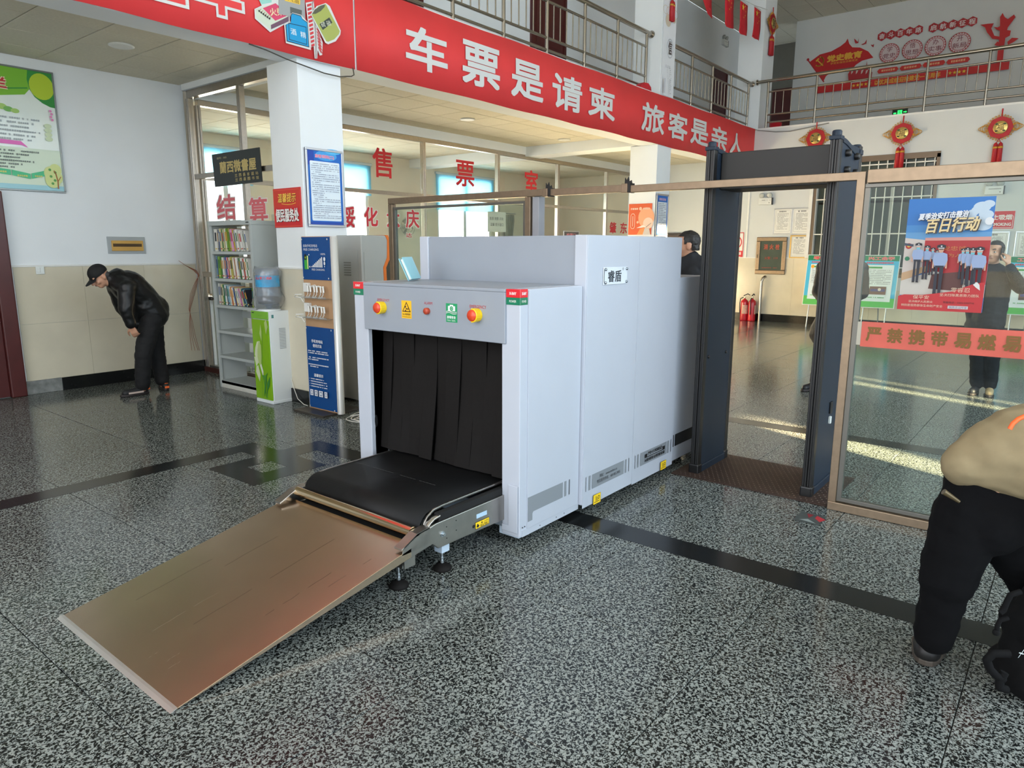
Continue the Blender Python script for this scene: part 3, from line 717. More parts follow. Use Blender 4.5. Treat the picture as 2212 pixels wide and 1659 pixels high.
pf.rect(0, 0, .086, .104, g); pf.rect(.016, .062, .070, .090, wt); pf.rect(.030, .088, .056, .097, wt); pf.disc(.043, .076, .013, g); pf.disc(.043, .076, .007, wt); pf.disc(.043, .076, .0055, g)
for dv in (.058, .050): pf.line([(.004+.078*i/12, dv+.004*sin(i/12*2*pi)) for i in range(13)], .004, wt)
pf.text('胶卷安全', .010, .020, .076, .036, wt, .03); pf.text('Film Safe', .012, .006, .074, .015, wt, .01)
pf.put('film_sticker', hp)
# artwork along the side: grey bars with lettering, yellow pictograms, the name plate
sp = Print((0, yR-.004, 0), (1, 0, 0), (0, 0, 1), .0003, .0006)
g1 = (132, 138, 144)
sp2 = Print((0, yR+.022, 0), (1, 0, 0), (0, 0, 1), .0003, .0006)
sp2.poly([(2.921, .281), (2.921, .140), (2.964, .140), (2.964, .178), (2.972, .188), (3.258, .188), (3.258, .281)], g1)
sp2.rect(3.273, .188, 3.295, .281, g1); sp2.rect(3.320, .188, 3.330, .281, (90, 94, 100)); sp2.put('side_graphics', XR)
sp.rect(3.463, .170, 3.470, .262, (90, 94, 100)); sp.rect(3.495, .170, 3.518, .262, g1); sp.rect(3.533, .170, 3.921, .262, g1); sp.rect(3.935, .170, 3.957, .262, g1); sp.rect(3.982, .170, 3.990, .262, (90, 94, 100))
sp.rect(4.068, .166, 4.074, .258, (90, 94, 100)); sp.rect(4.100, .166, 4.120, .258, g1); sp.rect(4.143, .166, 4.532, .258, g1); sp.rect(4.546, .166, 4.568, .258, g1); sp.rect(4.596, .166, 4.604, .258, (90, 94, 100))
ink = (40, 42, 46)
sp.text('网址： www.meltor.cn', 3.62, .222, 3.83, .244, ink, .0); sp.text('售后服务热线： 400 055 3455', 3.59, .190, 3.87, .214, ink, .01)
sp.text('MH10080D', 4.25, .222, 4.46, .246, (16, 16, 18), .02); sp.rect(4.20, .209, 4.50, .214, (16, 16, 18)); sp.rect(4.20, .212, 4.235, .236, (16, 16, 18)); sp.rect(4.465, .212, 4.50, .236, (16, 16, 18)); sp.text('X射线安全检查设备', 4.2, .180, 4.50, .204, (16, 16, 18), .02)
for x0 in (3.545, 4.437):
    sp.rect(x0, .062, x0+.088, .126, (90, 70, 10)); sp.rect(x0+.002, .064, x0+.086, .124, yel)
    sp.rect(x0+.012, .074, x0+.075, .078, (60, 50, 10)); sp.poly([(x0+.03, .112), (x0+.03, .082), (x0+.036, .082), (x0+.036, .112)][::-1], (60, 50, 10)); sp.poly([(x0+.04, .11), (x0+.043, .082), (x0+.05, .082)][::-1], (60, 50, 10)); sp.disc(x0+.062, .1, .012, (60, 50, 10)); sp.disc(x0+.062, .1, .007, yel)
sp.put('side_graphics', XR)
rg = Print((0, 2.229, 0), (1, 0, 0), (0, 0, 1), .0003, .0006)
rg.rect(4.672, .17, 4.679, .262, (90, 94, 100)); rg.rect(4.70, .17, 4.72, .262, (48, 50, 54)); rg.rect(4.735, .17, 5.1, .262, (34, 36, 40)); rg.put('side_graphics', XR)
np_ = put('name_plate', B().box(3.597, 3.876, yR-.011, yR-.006, 1.409, 1.512), M('plate_acrylic', (214, 222, 230), .15, var=.01), XR, .006, 3)
pq = Print((3.597, yR-.0112, 1.409), (1, 0, 0), (0, 0, 1), .0003, .0003)
pq.line([(.03, .008), (.012, .008), (.006, .02), (.006, .085), (.014, .096), (.03, .096)], .005, (24, 28, 34))
pq.text('睿盾', .048, .014, .205, .084, (24, 34, 44), .012); pq.ring(.222, .090, .009, .0012, (60, 66, 74), 16); pq.text('R', .218, .086, .226, .094, (60, 66, 74), 0)
pq.put('plate_lettering', np_)
for x, z in ((3.616, 1.422), (3.862, 1.422), (3.616, 1.499), (3.862, 1.499)):
    put('plate_screw', B().lathe([(.0085, 0), (.0085, .006), (.005, .009), (0, .0095)], (x, yR-.011, z), 16, ax=(0, -1, 0)), M('chrome_screw', (150, 160, 170), .15, 1), np_)
for x, z in ((3.2, .083), (3.28, .083), (3.04, .083), (2.88, .12), (2.9, .12)):
    put('panel_hole', B().cyl((x, 2.2235, z), (x, 2.226, z), .0035, n=8), dark_m, XR)
# things lying on the scanner
fo = thing('file_folder', 'pale blue plastic file folder propped up on the scanner hood', 'folder', (3.2, 3.34, 1.414), radians(20))
ff = Matrix.Translation((3.22, 3.36, 1.4185)) @ Matrix.Rotation(radians(28), 4, 'Z') @ Matrix.Rotation(radians(-24), 4, 'X')
def fx(b): b.v = [tuple(ff @ V(p)) for p in b.v]; return b
pb = M('pale_blue_plastic', (150, 208, 220), .3, var=.03)
put('folder_cover', fx(B().box(-.135, .055, -.012, -.008, .005, .155)), pb, fo, .002); put('folder_cover', fx(B().box(-.135, .055, .012, .016, .005, .155)), pb, fo, .002)
put('folder_spine', fx(B().box(.052, .056, -.012, .016, .005, .155)), M('pale_lilac_plastic', (196, 204, 232), .3), fo)
put('papers', fx(B().box(-.12, .05, -.006, .01, .008, .145)), M('paper_white', (232, 232, 226), .8), fo)

# ================================================================== walk-through metal detector
blk = M('detector_black_profile', (15, 15, 16), .4, var=.1)
nav = M('detector_slate_blue', (28, 40, 54), .5, spec=.3, var=.03, scale=12)
DT = thing('metal_detector', 'dark walk-through metal detector gate between the scanner and the glass barrier', 'metal detector', (4.97, 1.65, 0))
for yi, o in ((2.022, 1), (1.293, -1)):
    y0, y1 = (yi, yi+.062) if o > 0 else (yi-.062, yi)
    pl = put('panel', B().box(4.755, 5.19, y0+.004, y1-.004, .05, 2.27), nav, DT, .004)
    for xa, xb in ((4.70, 4.757), (5.188, 5.245)):
        bq = B()
        for k in range(4):
            a = y0+(y1-y0)*k/4; bq.box(xa+(.006 if k % 2 else 0), xb-(.006 if k % 2 else 0), a, a+(y1-y0)/4, .06, 2.285)
        put('edge_profile', bq, blk, DT, .004)
        put('end_cap', B().box(xa-.006, xb+.006, y0-.005, y1+.005, 2.27 if xa < 5 else 2.23, 2.295 if xa < 5 else 2.262).lathe([(.028, 0), (.028, .03), (.024, .038), (0, .038)], ((xa+xb)/2, (y0+y1)/2, 2.29 if xa < 5 else 2.258), 18), nav, DT, .004)
        put('foot_cap', B().box(xa-.006, xb+.006, y0-.008, y1+.008, 0, .075), blk, DT, .01)
    rs = []
    for k in range(11):
        t = k/10; x = 4.757+t*.431; z = 2.288-.052*t*t*(3-2*t)-.0
        rs.append([V((x, y0-.003, z)), V((x, y1+.003, z)), V((x, y1+.003, z-.03)), V((x, y0-.003, z-.03))])
    put('top_moulding', B().rings(rs, True, 0, False), nav, DT, .003)
    put('base_cover', B().box(4.757, 5.188, y0-.006, y1+.006, 0, .06), nav, DT, .006)
    fc = y0 if o < 0 else y0
    ks = ((4.86, 2.205), (5.075, 2.205), (4.865, 2.105), (5.077, 2.105)) if o < 0 else ((4.79, .86), (5.11, .86))
    for x, z in ks:
        r = .022 if o < 0 else .012
        put('knob', B().lathe([(r, 0), (r, .018 if o < 0 else .004), (r*.8, .03 if o < 0 else .008), (0, .031 if o < 0 else .009)], (x, fc+.003, z), 16, ax=(0, -1, 0)), blk, DT)
put('socket', B().box(5.0, 5.05, 1.224, 1.236, .52, .60), blk, DT, .004)
put('socket_cover', B().box(5.0, 5.03, 1.22, 1.236, .45, .50), M('white_plastic', (226, 228, 226), .4), DT, .004)
put('crossbar', B().box(4.82, 5.13, 1.293, 2.022, 2.02, 2.262), M('detector_dark_grey', (30, 29, 28), .55, var=.03), DT, .006)
mt = props(put('floor_plate', B().box(4.60, 5.32, 1.10, 2.18, 0.0013, .009), M('rusty_brown_tread_plate', (60, 43, 35), .6, .2, var=.25, scale=10)), 'rusty brown ribbed floor mat under the metal detector', 'mat')
tb = B(); rnd = random.Random(3)
for i in range(20):
    for j in range(28):
        x, y = 4.63+i*.035, 1.12+j*.037+(.018 if i % 2 else 0)
        tb.lathe([(.006, 0), (.004, .002), (0, .0025)], (x, y, .009), 5, smooth=False)
tp = put('tread_studs', tb, M('stud_light', (92, 78, 68), .5, .3), mt); tp['kind'] = 'stuff'

# ================================================================== steel framed glass barrier
BR = thing('glass_barrier', 'brown-gold steel framed glass barrier with a long beam over the scanner and detector', 'barrier', (4.6, 2.0, 0))
xb0, xb2 = 4.575, 4.625
put('top_beam', B().box(xb0, xb2, 3.30, 5.146, 2.022, 2.074), warm_steel, BR, .003)
put('top_beam', B().box(xb0, xb2, 2.60, 3.29, 2.020, 2.070), warm_steel, BR, .003)
put('top_beam', B().box(xb0, xb2, 1.045, 2.59, 2.014, 2.062), warm_steel, BR, .003)
put('top_beam', B().box(xb0-.005, xb2, -2.4, 1.035, 1.995, 2.070), warm_steel, BR, .003)
for a, b2 in ((5.09, 5.146), (3.478, 3.53), (1.045, 1.092), (-2.4, -2.35)):
    put('post', B().box(xb0, xb2, a, b2, 0, 2.02), warm_steel, BR, .003)
put('grey_post', B().box(xb0+.02, xb2+.05, 3.405, 3.47, 0, 2.02), M('grey_painted_steel', (150, 152, 158), .5, .2), BR, .003)
for a, b2 in ((3.53, 5.09), (-2.35, 1.045)):
    put('inner_frame', B().box(4.585, 4.615, a, b2, 1.97, 1.992).box(4.585, 4.615, a, b2, .06, .085).box(4.585, 4.615, a, a+.025, .08, 1.97).box(4.585, 4.615, b2-.03, b2, .08, 1.97), M('inner_frame_steel', (112, 110, 104), .45, .8), BR, .002)
    put('bottom_rail', B().box(xb0-.01, xb2+.01, a-.05, b2+.045, 0, .055), warm_steel, BR, .004)
    put('pane', B().box(4.597, 4.603, a+.025, b2-.03, .085, 1.97), barrier_glass, BR)
for y in (3.295, 2.595):
    cl = put('clamp', B().box(xb0-.006, xb2+.006, y+.012, y+.06, 2.014, 2.076), warm_steel, BR, .003)
    put('tape', B().box(xb0-.007, xb2+.007, y-.014, y+.006, 2.012, 2.078).prism([(4.6, y+.05, 2.075), (4.6, y-.01, 2.075), (4.6, y-.005, 2.10), (4.6, y+.012, 2.092), (4.6, y+.02, 2.125), (4.6, y+.035, 2.10), (4.6, y+.048, 2.12)], (.006, 0, 0)), M('black_tape', (18, 18, 18), .6), cl)
rs_ = thing('red_strip', 'red strip on the barrier glass with brown characters forbidding flammables', 'sign', (4.588, .4, 1.12))
put('strip_sheet', B().box(4.586, 4.592, -1.2, .992, 1.048, 1.197), M('red_orange_sheet', (192, 82, 66), .4, var=.1), rs_)
put('strip_end', B().box(4.5865, 4.5915, .992, 1.024, 1.055, 1.195), M('faded_sheet_end', (170, 164, 148), .5), rs_, .004)
ps = Print((4.586, .992, 1.048), (0, -1, 0), (0, 0, 1))
for k, t in enumerate('严禁携带易燃易爆物品'):
    ps.text(t, .028+k*.1125, .034, .110+k*.1125, .120, (112, 78, 20), .03)
ps.put('strip_lettering', rs_)

# ================================================================== banners on the balcony edge
ban_m = M('red_banner_cloth', (226, 62, 64), .6, var=.05, scale=2)
def banner(name, label, x0, x1, z0, z1, y):
    g = thing(name, label, 'banner', ((x0+x1)/2, y, z0))
    n = 40; b = B()
    top = [V((x0+(x1-x0)*i/n, y+.004*sin(i*1.9), z1+.006*sin(i*.8))) for i in range(n+1)]; bot = [V((x0+(x1-x0)*i/n, y+.006*sin(i*1.3), z0+.006*sin(i*1.1+1))) for i in range(n+1)]
    b.rings([[p+V((0, .004, 0)) for p in top], top, bot, [p+V((0, .004, 0)) for p in bot]], False, 0, True, False)
    put('banner_cloth', b, ban_m, g)
    return g
wh = M('banner_white', (214, 216, 214), .6, var=0)
b2_ = banner('banner', 'long red banner with large white characters about tickets and passengers on the balcony edge', 5.015, XE-.01, 3.405, 4.225, YB-.012)
pb2 = Print((0, YB-.022, 0), (1, 0, 0), (0, 0, 1), .0004, .002)
for t, x0, x1, z0, z1 in (('车', 5.69, 6.345, 3.572, 4.018), ('票', 6.595, 7.295, 3.56, 4.05), ('是', 7.522, 8.223, 3.56, 4.03), ('请', 8.434, 9.184, 3.557, 4.025), ('柬', 9.355, 10.123, 3.568, 4.018),
      ('旅', 10.994, 11.806, 3.57, 4.03), ('客', 11.957, 12.745, 3.57, 4.015), ('是', 12.881, 13.681, 3.57, 4.03), ('亲', 13.83, 14.614, 3.57, 4.025), ('人', 14.789, 15.45, 3.57, 4.01)):
    pb2 = Print((0, YB-.022, 0), (1, 0, 0), (0, 0, 1), .0004, .002)
    pb2.text(t, x0, z0, x1, z1, wh, .024); pb2.put('character', b2_)
b1_ = banner('banner', 'red banner with cartoon pictures of a match box, blue bottle and green drum', -3.5, 4.995, 3.405, 4.225, YB-.016)
pb1 = Print((0, YB-.026, 0), (1, 0, 0), (0, 0, 1), .0004, .002)
for t, x0, x1 in (('上', 2.78, 3.25), ('车', 3.30, 3.76), ('禁', 1.3, 1.8), ('止', 1.9, 2.4)):
    if t in '禁止': continue
    pc1 = Print((0, YB-.026, 0), (1, 0, 0), (0, 0, 1), .0004, .002)
    pc1.text(t, x0-.012, 3.553, x1+.012, 4.03, wh, .065); pc1.text(t, x0+.018, 3.578, x1-.018, 4.005, ban_m, .028); pc1.put('character', b1_)
def q4(pts): return [(ony(540+x*.10850, y*.10853, YB-.026).x, ony(540+x*.10850, y*.10853, YB-.026).z) for x, y in pts]
cream, dk = (214, 222, 214), (62, 70, 76)
pb1.poly(q4([(85,180),(230,110),(150,-60),(520,-60),(790,280),(790,430),(400,645),(95,370)]), wh)
pb1.poly(q4([(150,-40),(420,-60),(430,50),(230,90)]), (150, 206, 196))
pb1.poly(q4([(110,190),(490,60),(770,300),(770,420),(410,600),(120,360)]), (206, 216, 196))
pb1.poly(q4([(250,165),(505,65),(770,300),(500,415)]), (216, 70, 108)); pb1.poly(q4([(410,500),(765,325),(770,425),(415,585)]), (112, 78, 98))
for k in range(6):
    c0 = q4([(178+k*40, 222+k*30)])[0]; c1 = q4([(215+k*38, 182+k*30)])[0]
    pb1.line([c0, c1], .006, (176, 150, 116)); pb1.disc(c0[0], c0[1], .009, (40, 40, 34), n=10)
e = q4([(400,340),(640,130)]); cx, cz = (e[0][0]+e[1][0])/2, (e[0][1]+e[1][1])/2
pb1.text('火柴', cx-.075, cz-.035, cx+.075, cz+.03, (238, 206, 170), .02, rot=.25)
pb1.poly(q4([(565,-60),(1075,-60),(1090,400),(560,280)]), (160, 162, 162)); pb1.poly(q4([(680,-60),(990,-60),(985,100),(680,20)]), (232, 190, 70))
a, b2 = q4([(735,-30)])[0], q4([(960,85)])[0]; pb1.text('汽油', a[0], b2[1], b2[0], a[1]+.02, (96, 72, 30), .0)
pb1.poly(q4([(785,140),(1020,210),(1015,330),(790,270)]), (92, 98, 94))
pb1.poly(q4([(665,480),(800,430),(800,290),(830,255),(1000,300),(1160,470),(1200,1000),(700,860)]), wh)
pb1.poly(q4([(690,500),(795,450),(795,300),(830,265),(1000,315),(1030,380),(1130,450),(1165,950),(715,830)]), (28, 60, 82)); pb1.poly(q4([(705,500),(800,455),(808,310),(832,280),(995,330),(1030,395),(1120,460),(1150,930),(730,815)]), (18, 152, 208))
pb1.line(q4([(755,465),(1100,545),(1115,890),(770,790),(755,465)]), .006, (22, 62, 90))
a, b2 = q4([(790,560)])[0], q4([(910,715)])[0]; pb1.text('酒', a[0], b2[1], b2[0], a[1], (216, 230, 236), .01, shear=-.1)
a, b2 = q4([(985,625)])[0], q4([(1100,775)])[0]; pb1.text('精', a[0], b2[1], b2[0], a[1], (216, 230, 236), .01, shear=-.1)
pb1.poly(q4([(1090,60),(1250,30),(1300,500),(1430,850),(1420,1100),(1370,1110),(1330,1000),(1320,1170),(1270,1170),(1250,930),(1190,950)]), wh)
for k in range(11):
    y = 75+k*80; pb1.poly(q4([(1115+k*8, y+20),(1200+k*6, y-5),(1205+k*6, y+40),(1120+k*8, y+70)]), (206, 56, 64))
for k in range(7):
    y = 560+k*62; pb1.poly(q4([(1290+k*6, y),(1320+k*6, y+20),(1390+k*6, y+150),(1360+k*4, y+120)]), (206, 56, 64))
pb1.line(q4([(1240,10),(1215,90),(1250,300),(1280,640),(1290,900),(1290,1160)]), .007, (150, 120, 120))
pb1.poly(q4([(1180,290),(1300,130),(1480,70),(1560,130),(1780,620),(1770,700),(1680,830),(1530,890),(1470,860)]), wh)
pb1.poly(q4([(1200,300),(1330,140),(1480,90),(1760,630),(1740,690),(1650,790),(1530,840),(1490,830)]), (168, 176, 92)); pb1.poly(q4([(1205,290),(1260,200),(1380,120),(1465,95),(1455,150),(1380,230),(1280,285)]), (92, 94, 74))
pb1.poly(q4([(1355,490),(1550,355),(1610,460),(1420,605)]), (58, 66, 60))
e = q4([(1480,480)])[0]; pb1.text('硫 硝', e[0]-.06, e[1]-.025, e[0]+.06, e[1]+.022, (214, 218, 200), .0, rot=.35)
pb1.put('banner_artwork', b1_)
cab = thing('cable', 'thin dark cable drooping under the banner corner to the pillar top', 'cable', (4.3, 6.03, 3.36))
pts = [ony(x, y, YB-.004) for x, y in ((538, 95), (575, 108), (620, 128), (660, 143), (700, 158), (735, 166), (750, 165))]
pts += [V((4.90, 6.0, 3.32)), V((4.935, 6.0, 3.34)), V((4.94, 6.02, 3.41))]
put('wire', B().tube(pts, .006), M('cable_dark', (64, 62, 54), .5), cab)

# ================================================================== signs and notices
def panel(name, label, org, U, w, h, col, cat='sign', frame=None, thick=.012, fw=.02, rough=.35, group=None, W=(0, 0, 1)):
    U = V(U).normalized(); W = V(W).normalized(); N = U.cross(W); o = V(org)
    g = thing(name, label, cat, tuple(o+U*w/2), 0, group)
    c = o+U*w/2+W*h/2+N*thick/2
    put('board', B().obox(c, U*w/2, W*h/2, N*thick/2), M('panel_%d_%d_%d' % col, col, rough, var=.02), g, .002, 1)
    if frame:
        fb = B()
        for a, b2, p in ((w/2, fw/2, W*(h/2-fw/2)), (w/2, fw/2, -W*(h/2-fw/2))): fb.obox(c+p+N*.004, U*a, W*b2, N*(thick/2+.004))
        for sgn in (-1, 1): fb.obox(c+U*sgn*(w/2-fw/2)+N*.004, U*fw/2, W*(h/2-fw), N*(thick/2+.004))
        put('frame', fb, frame, g, .003, 2)
    return g, Print(o+N*thick, U, W, .0004, .0006)
alu = M('aluminium_frame', (206, 208, 212), .3, .9, var=.02)
# blue rules notice on the pillar
g, p = panel('notice_board', 'blue framed notice with small print on the pillar beside the charging stand', (4.37, 6.11, 1.830), (1, 0, 0), .456, .762, (28, 92, 182), 'notice', alu, fw=.022)
p.rect(.022, .022, .430, .735, (24, 104, 196)); p.disc(.25, .70, .13, (70, 160, 226), .05); p.rect(.022, .60, .10, .735, (30, 70, 170)); p.disc(.33, .745, .10, (90, 190, 240), .025)
p.rect(.022, .022, .430, .05, (36, 74, 170)); p.poly([(.055, .06), (.40, .06), (.408, .07), (.408, .632), (.40, .64), (.055, .64), (.047, .632), (.047, .07)], (226, 238, 246))
p.text('旅客须知(二)', .11, .668, .345, .708, (244, 190, 214), .06); p.text('旅客须知(二)', .112, .67, .343, .706, (206, 66, 116), .01)
for k in range(27):
    v = .618-k*.0202; l = .345 if k not in (4, 9, 14, 15, 16, 19, 24) else random.uniform(.1, .2)
    p.scrib(.06+(.02 if k % 4 == 0 else 0), v-.008, .06+l-.005, .0095, (156, 164, 182), .8)
p.put('notice_print', g)
# red sign on the pillar's side
g, p = panel('red_sign', 'red and gold service point sign with white characters on the pillar above the water bottle', (4.343, 6.632, 1.824), (0, -1, 0), .475, .390, (206, 44, 44), 'sign', None, .008)
p.rect(.012, .012, .458, .374, (236, 120, 80)); p.rect(.015, .015, .455, .371, (204, 40, 46)); p.rect(.015, .20, .455, .371, (206, 58, 44))
p.text('温馨提示', .09, .245, .40, .335, (120, 40, 20), .035, shear=.1); p.text('温馨提示', .086, .249, .396, .339, (246, 200, 84), .012, shear=.1); p.line([(.15+.02*i, .238-.012*sin(i/12*pi)) for i in range(13)], .006, (246, 200, 84))
p.text('便民服务处', .04, .052, .44, .185, (60, 20, 20), .035); p.text('便民服务处', .036, .056, .436, .189, (240, 236, 232), .02); p.put('sign_print', g)
# dark plaque on the partition
pl = thing('plaque', 'dark plaque with gold characters fixed crookedly on the glass partition above the bookshelf', 'sign', (4.69, 7.92, 2.54))
pc = [onx(*q, 4.69) for q in ((457, 334), (559.5, 318), (566, 392.7), (464.5, 404))]
put('plaque_board', B().prism(pc[::-1], (.012, 0, 0)), M('plaque_black', (36, 42, 42), .4, var=.05), pl, .002)
u = (pc[1]-pc[0]).normalized(); w = (pc[0]-pc[3]).normalized(); w = (w-u*w.dot(u)).normalized()
p = Print(pc[3], u, w, .0004, .001); Lw, Lh = (pc[1]-pc[0]).length, (pc[0]-pc[3]).length
gold = (206, 184, 120)
p.text('蘭西微書屋', .14*Lw, .38*Lh, .90*Lw, .74*Lh, gold, .025); p.text('编号：003', .09*Lw, .82*Lh, .30*Lw, .89*Lh, (190, 180, 140), .01)
for v, t in ((.10, '兰西县图书馆'), (.23, '兰西县客运站')):
    for k, ch in enumerate(t): p.text(ch, (.46+k*.086)*Lw, v*Lh, (.515+k*.086)*Lw, (v+.095)*Lh, gold, .01)
p.put('plaque_lettering', pl)
# information poster on the wall, its left part beyond the frame
g, p = panel('info_poster', 'green and white framed information poster on the wall above the bent man', (2.02, YN-.012, 2.216), (1, 0, 0), 1.245, 1.272, (232, 240, 232), 'poster', M('grey_frame', (128, 132, 130), .35, .8), fw=.018, rough=.12)
gr1, gr2, gr3 = (122, 186, 40), (44, 142, 54), (180, 206, 40)
p.rect(.018, .018, 1.227, .09, (166, 214, 224)); p.rect(.018, .07, 1.227, .45, (222, 236, 214)); p.poly([(.018, .94), (.4, .93), (.7, .955), (.95, 1.0), (1.0, 1.06), (1.02, 1.254), (.018, 1.254)], gr1); p.line([(.5, 1.03), (.8, 1.04), (.98, 1.07)], .012, gr2)
p.poly([(1.0, 1.254), (.985, 1.16), (1.0, 1.06), (1.04, .99), (1.11, .935), (1.18, .905), (1.227, .90), (1.227, 1.254)], gr2); p.disc(1.118, 1.105, .118, gr3, .135)
p.text('栏', .62, 1.02, .80, 1.15, (244, 214, 190), .07); p.text('栏', .63, 1.03, .79, 1.14, (196, 40, 44), .03); p.text('宣传', .2, 1.02, .58, 1.15, (196, 40, 44), .03)
for k, (x, y, r) in enumerate(((.60, .86, .05), (.66, .87, .045), (.72, .85, .05), (.78, .83, .045), (.84, .82, .04))): p.disc(x, y, r, (120, 180, 90) if k % 2 else (170, 206, 110), r*.6)
for k in range(6): p.scrib(.30, .735-k*.043, 1.06-.05*(k % 3), .022, (176, 184, 186), .85)
p.poly([(.3, .475), (.86, .475), (.92, .455), (.86, .515), (.3, .525)], (238, 120, 196))
for k in range(6): p.scrib(.30, .40-k*.034, 1.02-.07*(k % 3)-.02*k, .02, (124, 134, 126), .85)
for u0, v0, u1, v1 in ((.55, .20, .73, .185), (.74, .185, .91, .155), (.92, .16, 1.06, .20), (1.065, .205, 1.18, .205)):
    p.poly([(u0, v0-.028), (u1, v1-.028), (u1, v1+.028), (u0, v0+.028)], (84, 196, 140)); p.scrib(u0+.03, min(v0, v1)-.008, u1-.03, .02, (210, 206, 110), .9)
for x, y, r in ((1.11, .20, .07), (1.12, .13, .075), (1.155, .24, .06), (1.16, .16, .06)): p.disc(x, y, r, (214, 224, 150), r*1.1)
for x, y in ((1.10, .24), (1.15, .215), (1.105, .17), (1.14, .13), (1.115, .095)): p.disc(x, y, .014, (96, 160, 84))
p.line([(1.165, .045), (1.168, .12), (1.155, .20), (1.14, .23)], .012, (168, 104, 52)); p.line([(1.168, .12), (1.20, .17)], .008, (168, 104, 52))
for k in range(4): p.disc(1.13, .70-k*.045, .035, (214, 228, 190), .024)
for k in range(4): p.disc(1.17+.01*(k % 2), .86-k*.03, .014, (226, 140, 190), n=8)
p.put('poster_print', g)
# distribution box, switch, loose wires
db = thing('fuse_box', 'recessed grey fuse box with a yellow cover on the wall behind the bent man', 'fuse box', (3.87, YN-.02, 1.645))
put('box_frame', B().box(3.648, 4.085, YN-.014, YN, 1.546, 1.745), M('fuse_grey', (168, 174, 176), .4), db, .004)
put('yellow_cover', B().box(3.69, 4.055, YN-.026, YN-.012, 1.578, 1.700), M('fuse_yellow', (206, 162, 84), .35), db, .004)
put('dark_window', B().box(3.705, 4.035, YN-.029, YN-.025, 1.628, 1.664), M('smoked_window', (84, 66, 44), .25), db)
sw = thing('light_switch', 'white double light switch on the wall under the dado edge', 'switch', (2.913, YN-.02, 1.368))
put('plate', B().box(2.872, 2.956, YN-.026, YN-.012, 1.325, 1.412), M('switch_white', (228, 232, 228), .35), sw, .004)
put('rocker', B().box(2.882, 2.912, YN-.03, YN-.025, 1.345, 1.40).box(2.914, 2.946, YN-.031, YN-.025, 1.345, 1.40), M('switch_white', (228, 232, 228), .35), sw, .002)
lw = thing('loose_wires', 'thin reddish wires hanging loose on the tiled wall beside the glass partition', 'wires', (4.5, YN-.03, 1.45))
wm = M('wire_red', (176, 108, 82), .5)
for k in range(4):
    px = [(386, 563), (402, 574), (418+2*k, 584), (428+k, 594), (427-k*2, 610), (420-k*3, 636), (411-k, 668), (409+k*2, 700-k*3), (411+k*4, 730), (414+k*7-(20 if k == 3 else 0)*.2, 757)]
    pts = [ony(a, b2, YN-.018-.004*k) for a, b2 in px]
    q = []
    for i in range(len(pts)-1):
        for s in (0, .5): q.append(pts[i].lerp(pts[i+1], s))
    put('wire', B().tube(q+[pts[-1]], (.0022), 6), wm, lw)
# glass letters of the partition and the ticket windows
def decal(name, label, t, org, U, boxes, c1=(206, 44, 58), outline=(236, 232, 228), bold=.02, ob=.06):
    g = thing(name, label, 'lettering', tuple(V(org)+V(U)*boxes[0][0]+V((0, 0, boxes[0][1]))))
    for ch, (u0, v0, u1, v1) in zip(t, boxes):
        p = Print(org, U, (0, 0, 1), .0006, .001)
        if outline: p.text(ch, u0-.012, v0-.012, u1+.012, v1+.012, outline, ob)
        p.text(ch, u0, v0, u1, v1, c1, bold); p.put('character', g)
    return g
decal('window_lettering', 'two red characters with white outlines on the partition behind the bookshelf', '结算', (4.713, 0, 0), (0, -1, 0), [(-8.427, 1.952, -8.003, 2.249), (-7.71, 1.90, -7.33, 2.19)], (228, 112, 120))
for ch, x0, x1, z0, z1, lab in (('售', 7.674, 8.088, 2.728, 3.183, 'red character for sell on the ticket office glass, beside the pillar'), ('票', 9.586, 10.084, 2.719, 3.174, 'red character for ticket on the office glass before the wide blue blind'), ('室', 11.597, 12.044, 2.70, 3.17, 'red character for room on the ticket office glass above the barrier beam')):
    decal('window_lettering', lab, ch, (0, 8.958, 0), (1, 0, 0), [(x0, z0, x1, z1)], (204, 34, 44), None, .016)
decal('window_lettering', 'red city names with white outlines on the ticket office glass behind the terminal', '绥化大庆达', (0, 8.958, 0), (1, 0, 0), [(6.98, 1.93, 7.282, 2.253), (7.463, 1.956, 7.743, 2.256), (7.93, 1.956, 8.21, 2.256), (8.348, 1.955, 8.658, 2.258), (8.345, 1.797, 8.48, 1.872)], (214, 48, 66))
decal('window_lettering', 'small red city name on the ticket office glass next to the orange poster', '肇东', (0, 8.958, 0), (1, 0, 0), [(14.933, 1.976, 15.242, 2.25), (15.435, 1.985, 15.758, 2.25)], (206, 50, 60), None, .025)
# orange poster and slim notice on the second pillar
g, p = panel('orange_poster', 'orange medical style poster on the shaded side of the second pillar', (11.645, 6.588, 1.868), (0, -1, 0), .468, .546, (226, 104, 66), 'poster', None, .006)
p.disc(.36, .30, .16, (238, 170, 130), .18); p.disc(.40, .20, .10, (236, 206, 186), .10); p.text('舒缓镇痛', .04, .44, .19, .475, (246, 216, 196), .02); p.text('快速起效', .29, .44, .43, .475, (246, 216, 196), .02); p.disc(.24, .458, .03, (240, 190, 160))
p.line([(.05, .14), (.05, .34), (.07, .37), (.11, .37), (.13, .34), (.13, .14), (.11, .11), (.07, .11), (.05, .14)], .008, (246, 220, 200)); p.rect(.085, .15, .095, .33, (246, 220, 200)); p.disc(.19, .22, .022, (242, 190, 160))
p.poly([(.18, 0), (.24, .10), (.34, .13), (.33, .0)], (240, 150, 90)); p.poly([(.30, 0), (.34, .12), (.43, .10), (.455, .0)], (206, 196, 190)); p.poly([(.17, .12), (.30, .17), (.38, .14), (.26, .12)], (240, 226, 214)); p.line([(.36, .13), (.46, .20)], .008, (120, 100, 90)); p.put('poster_print', g)
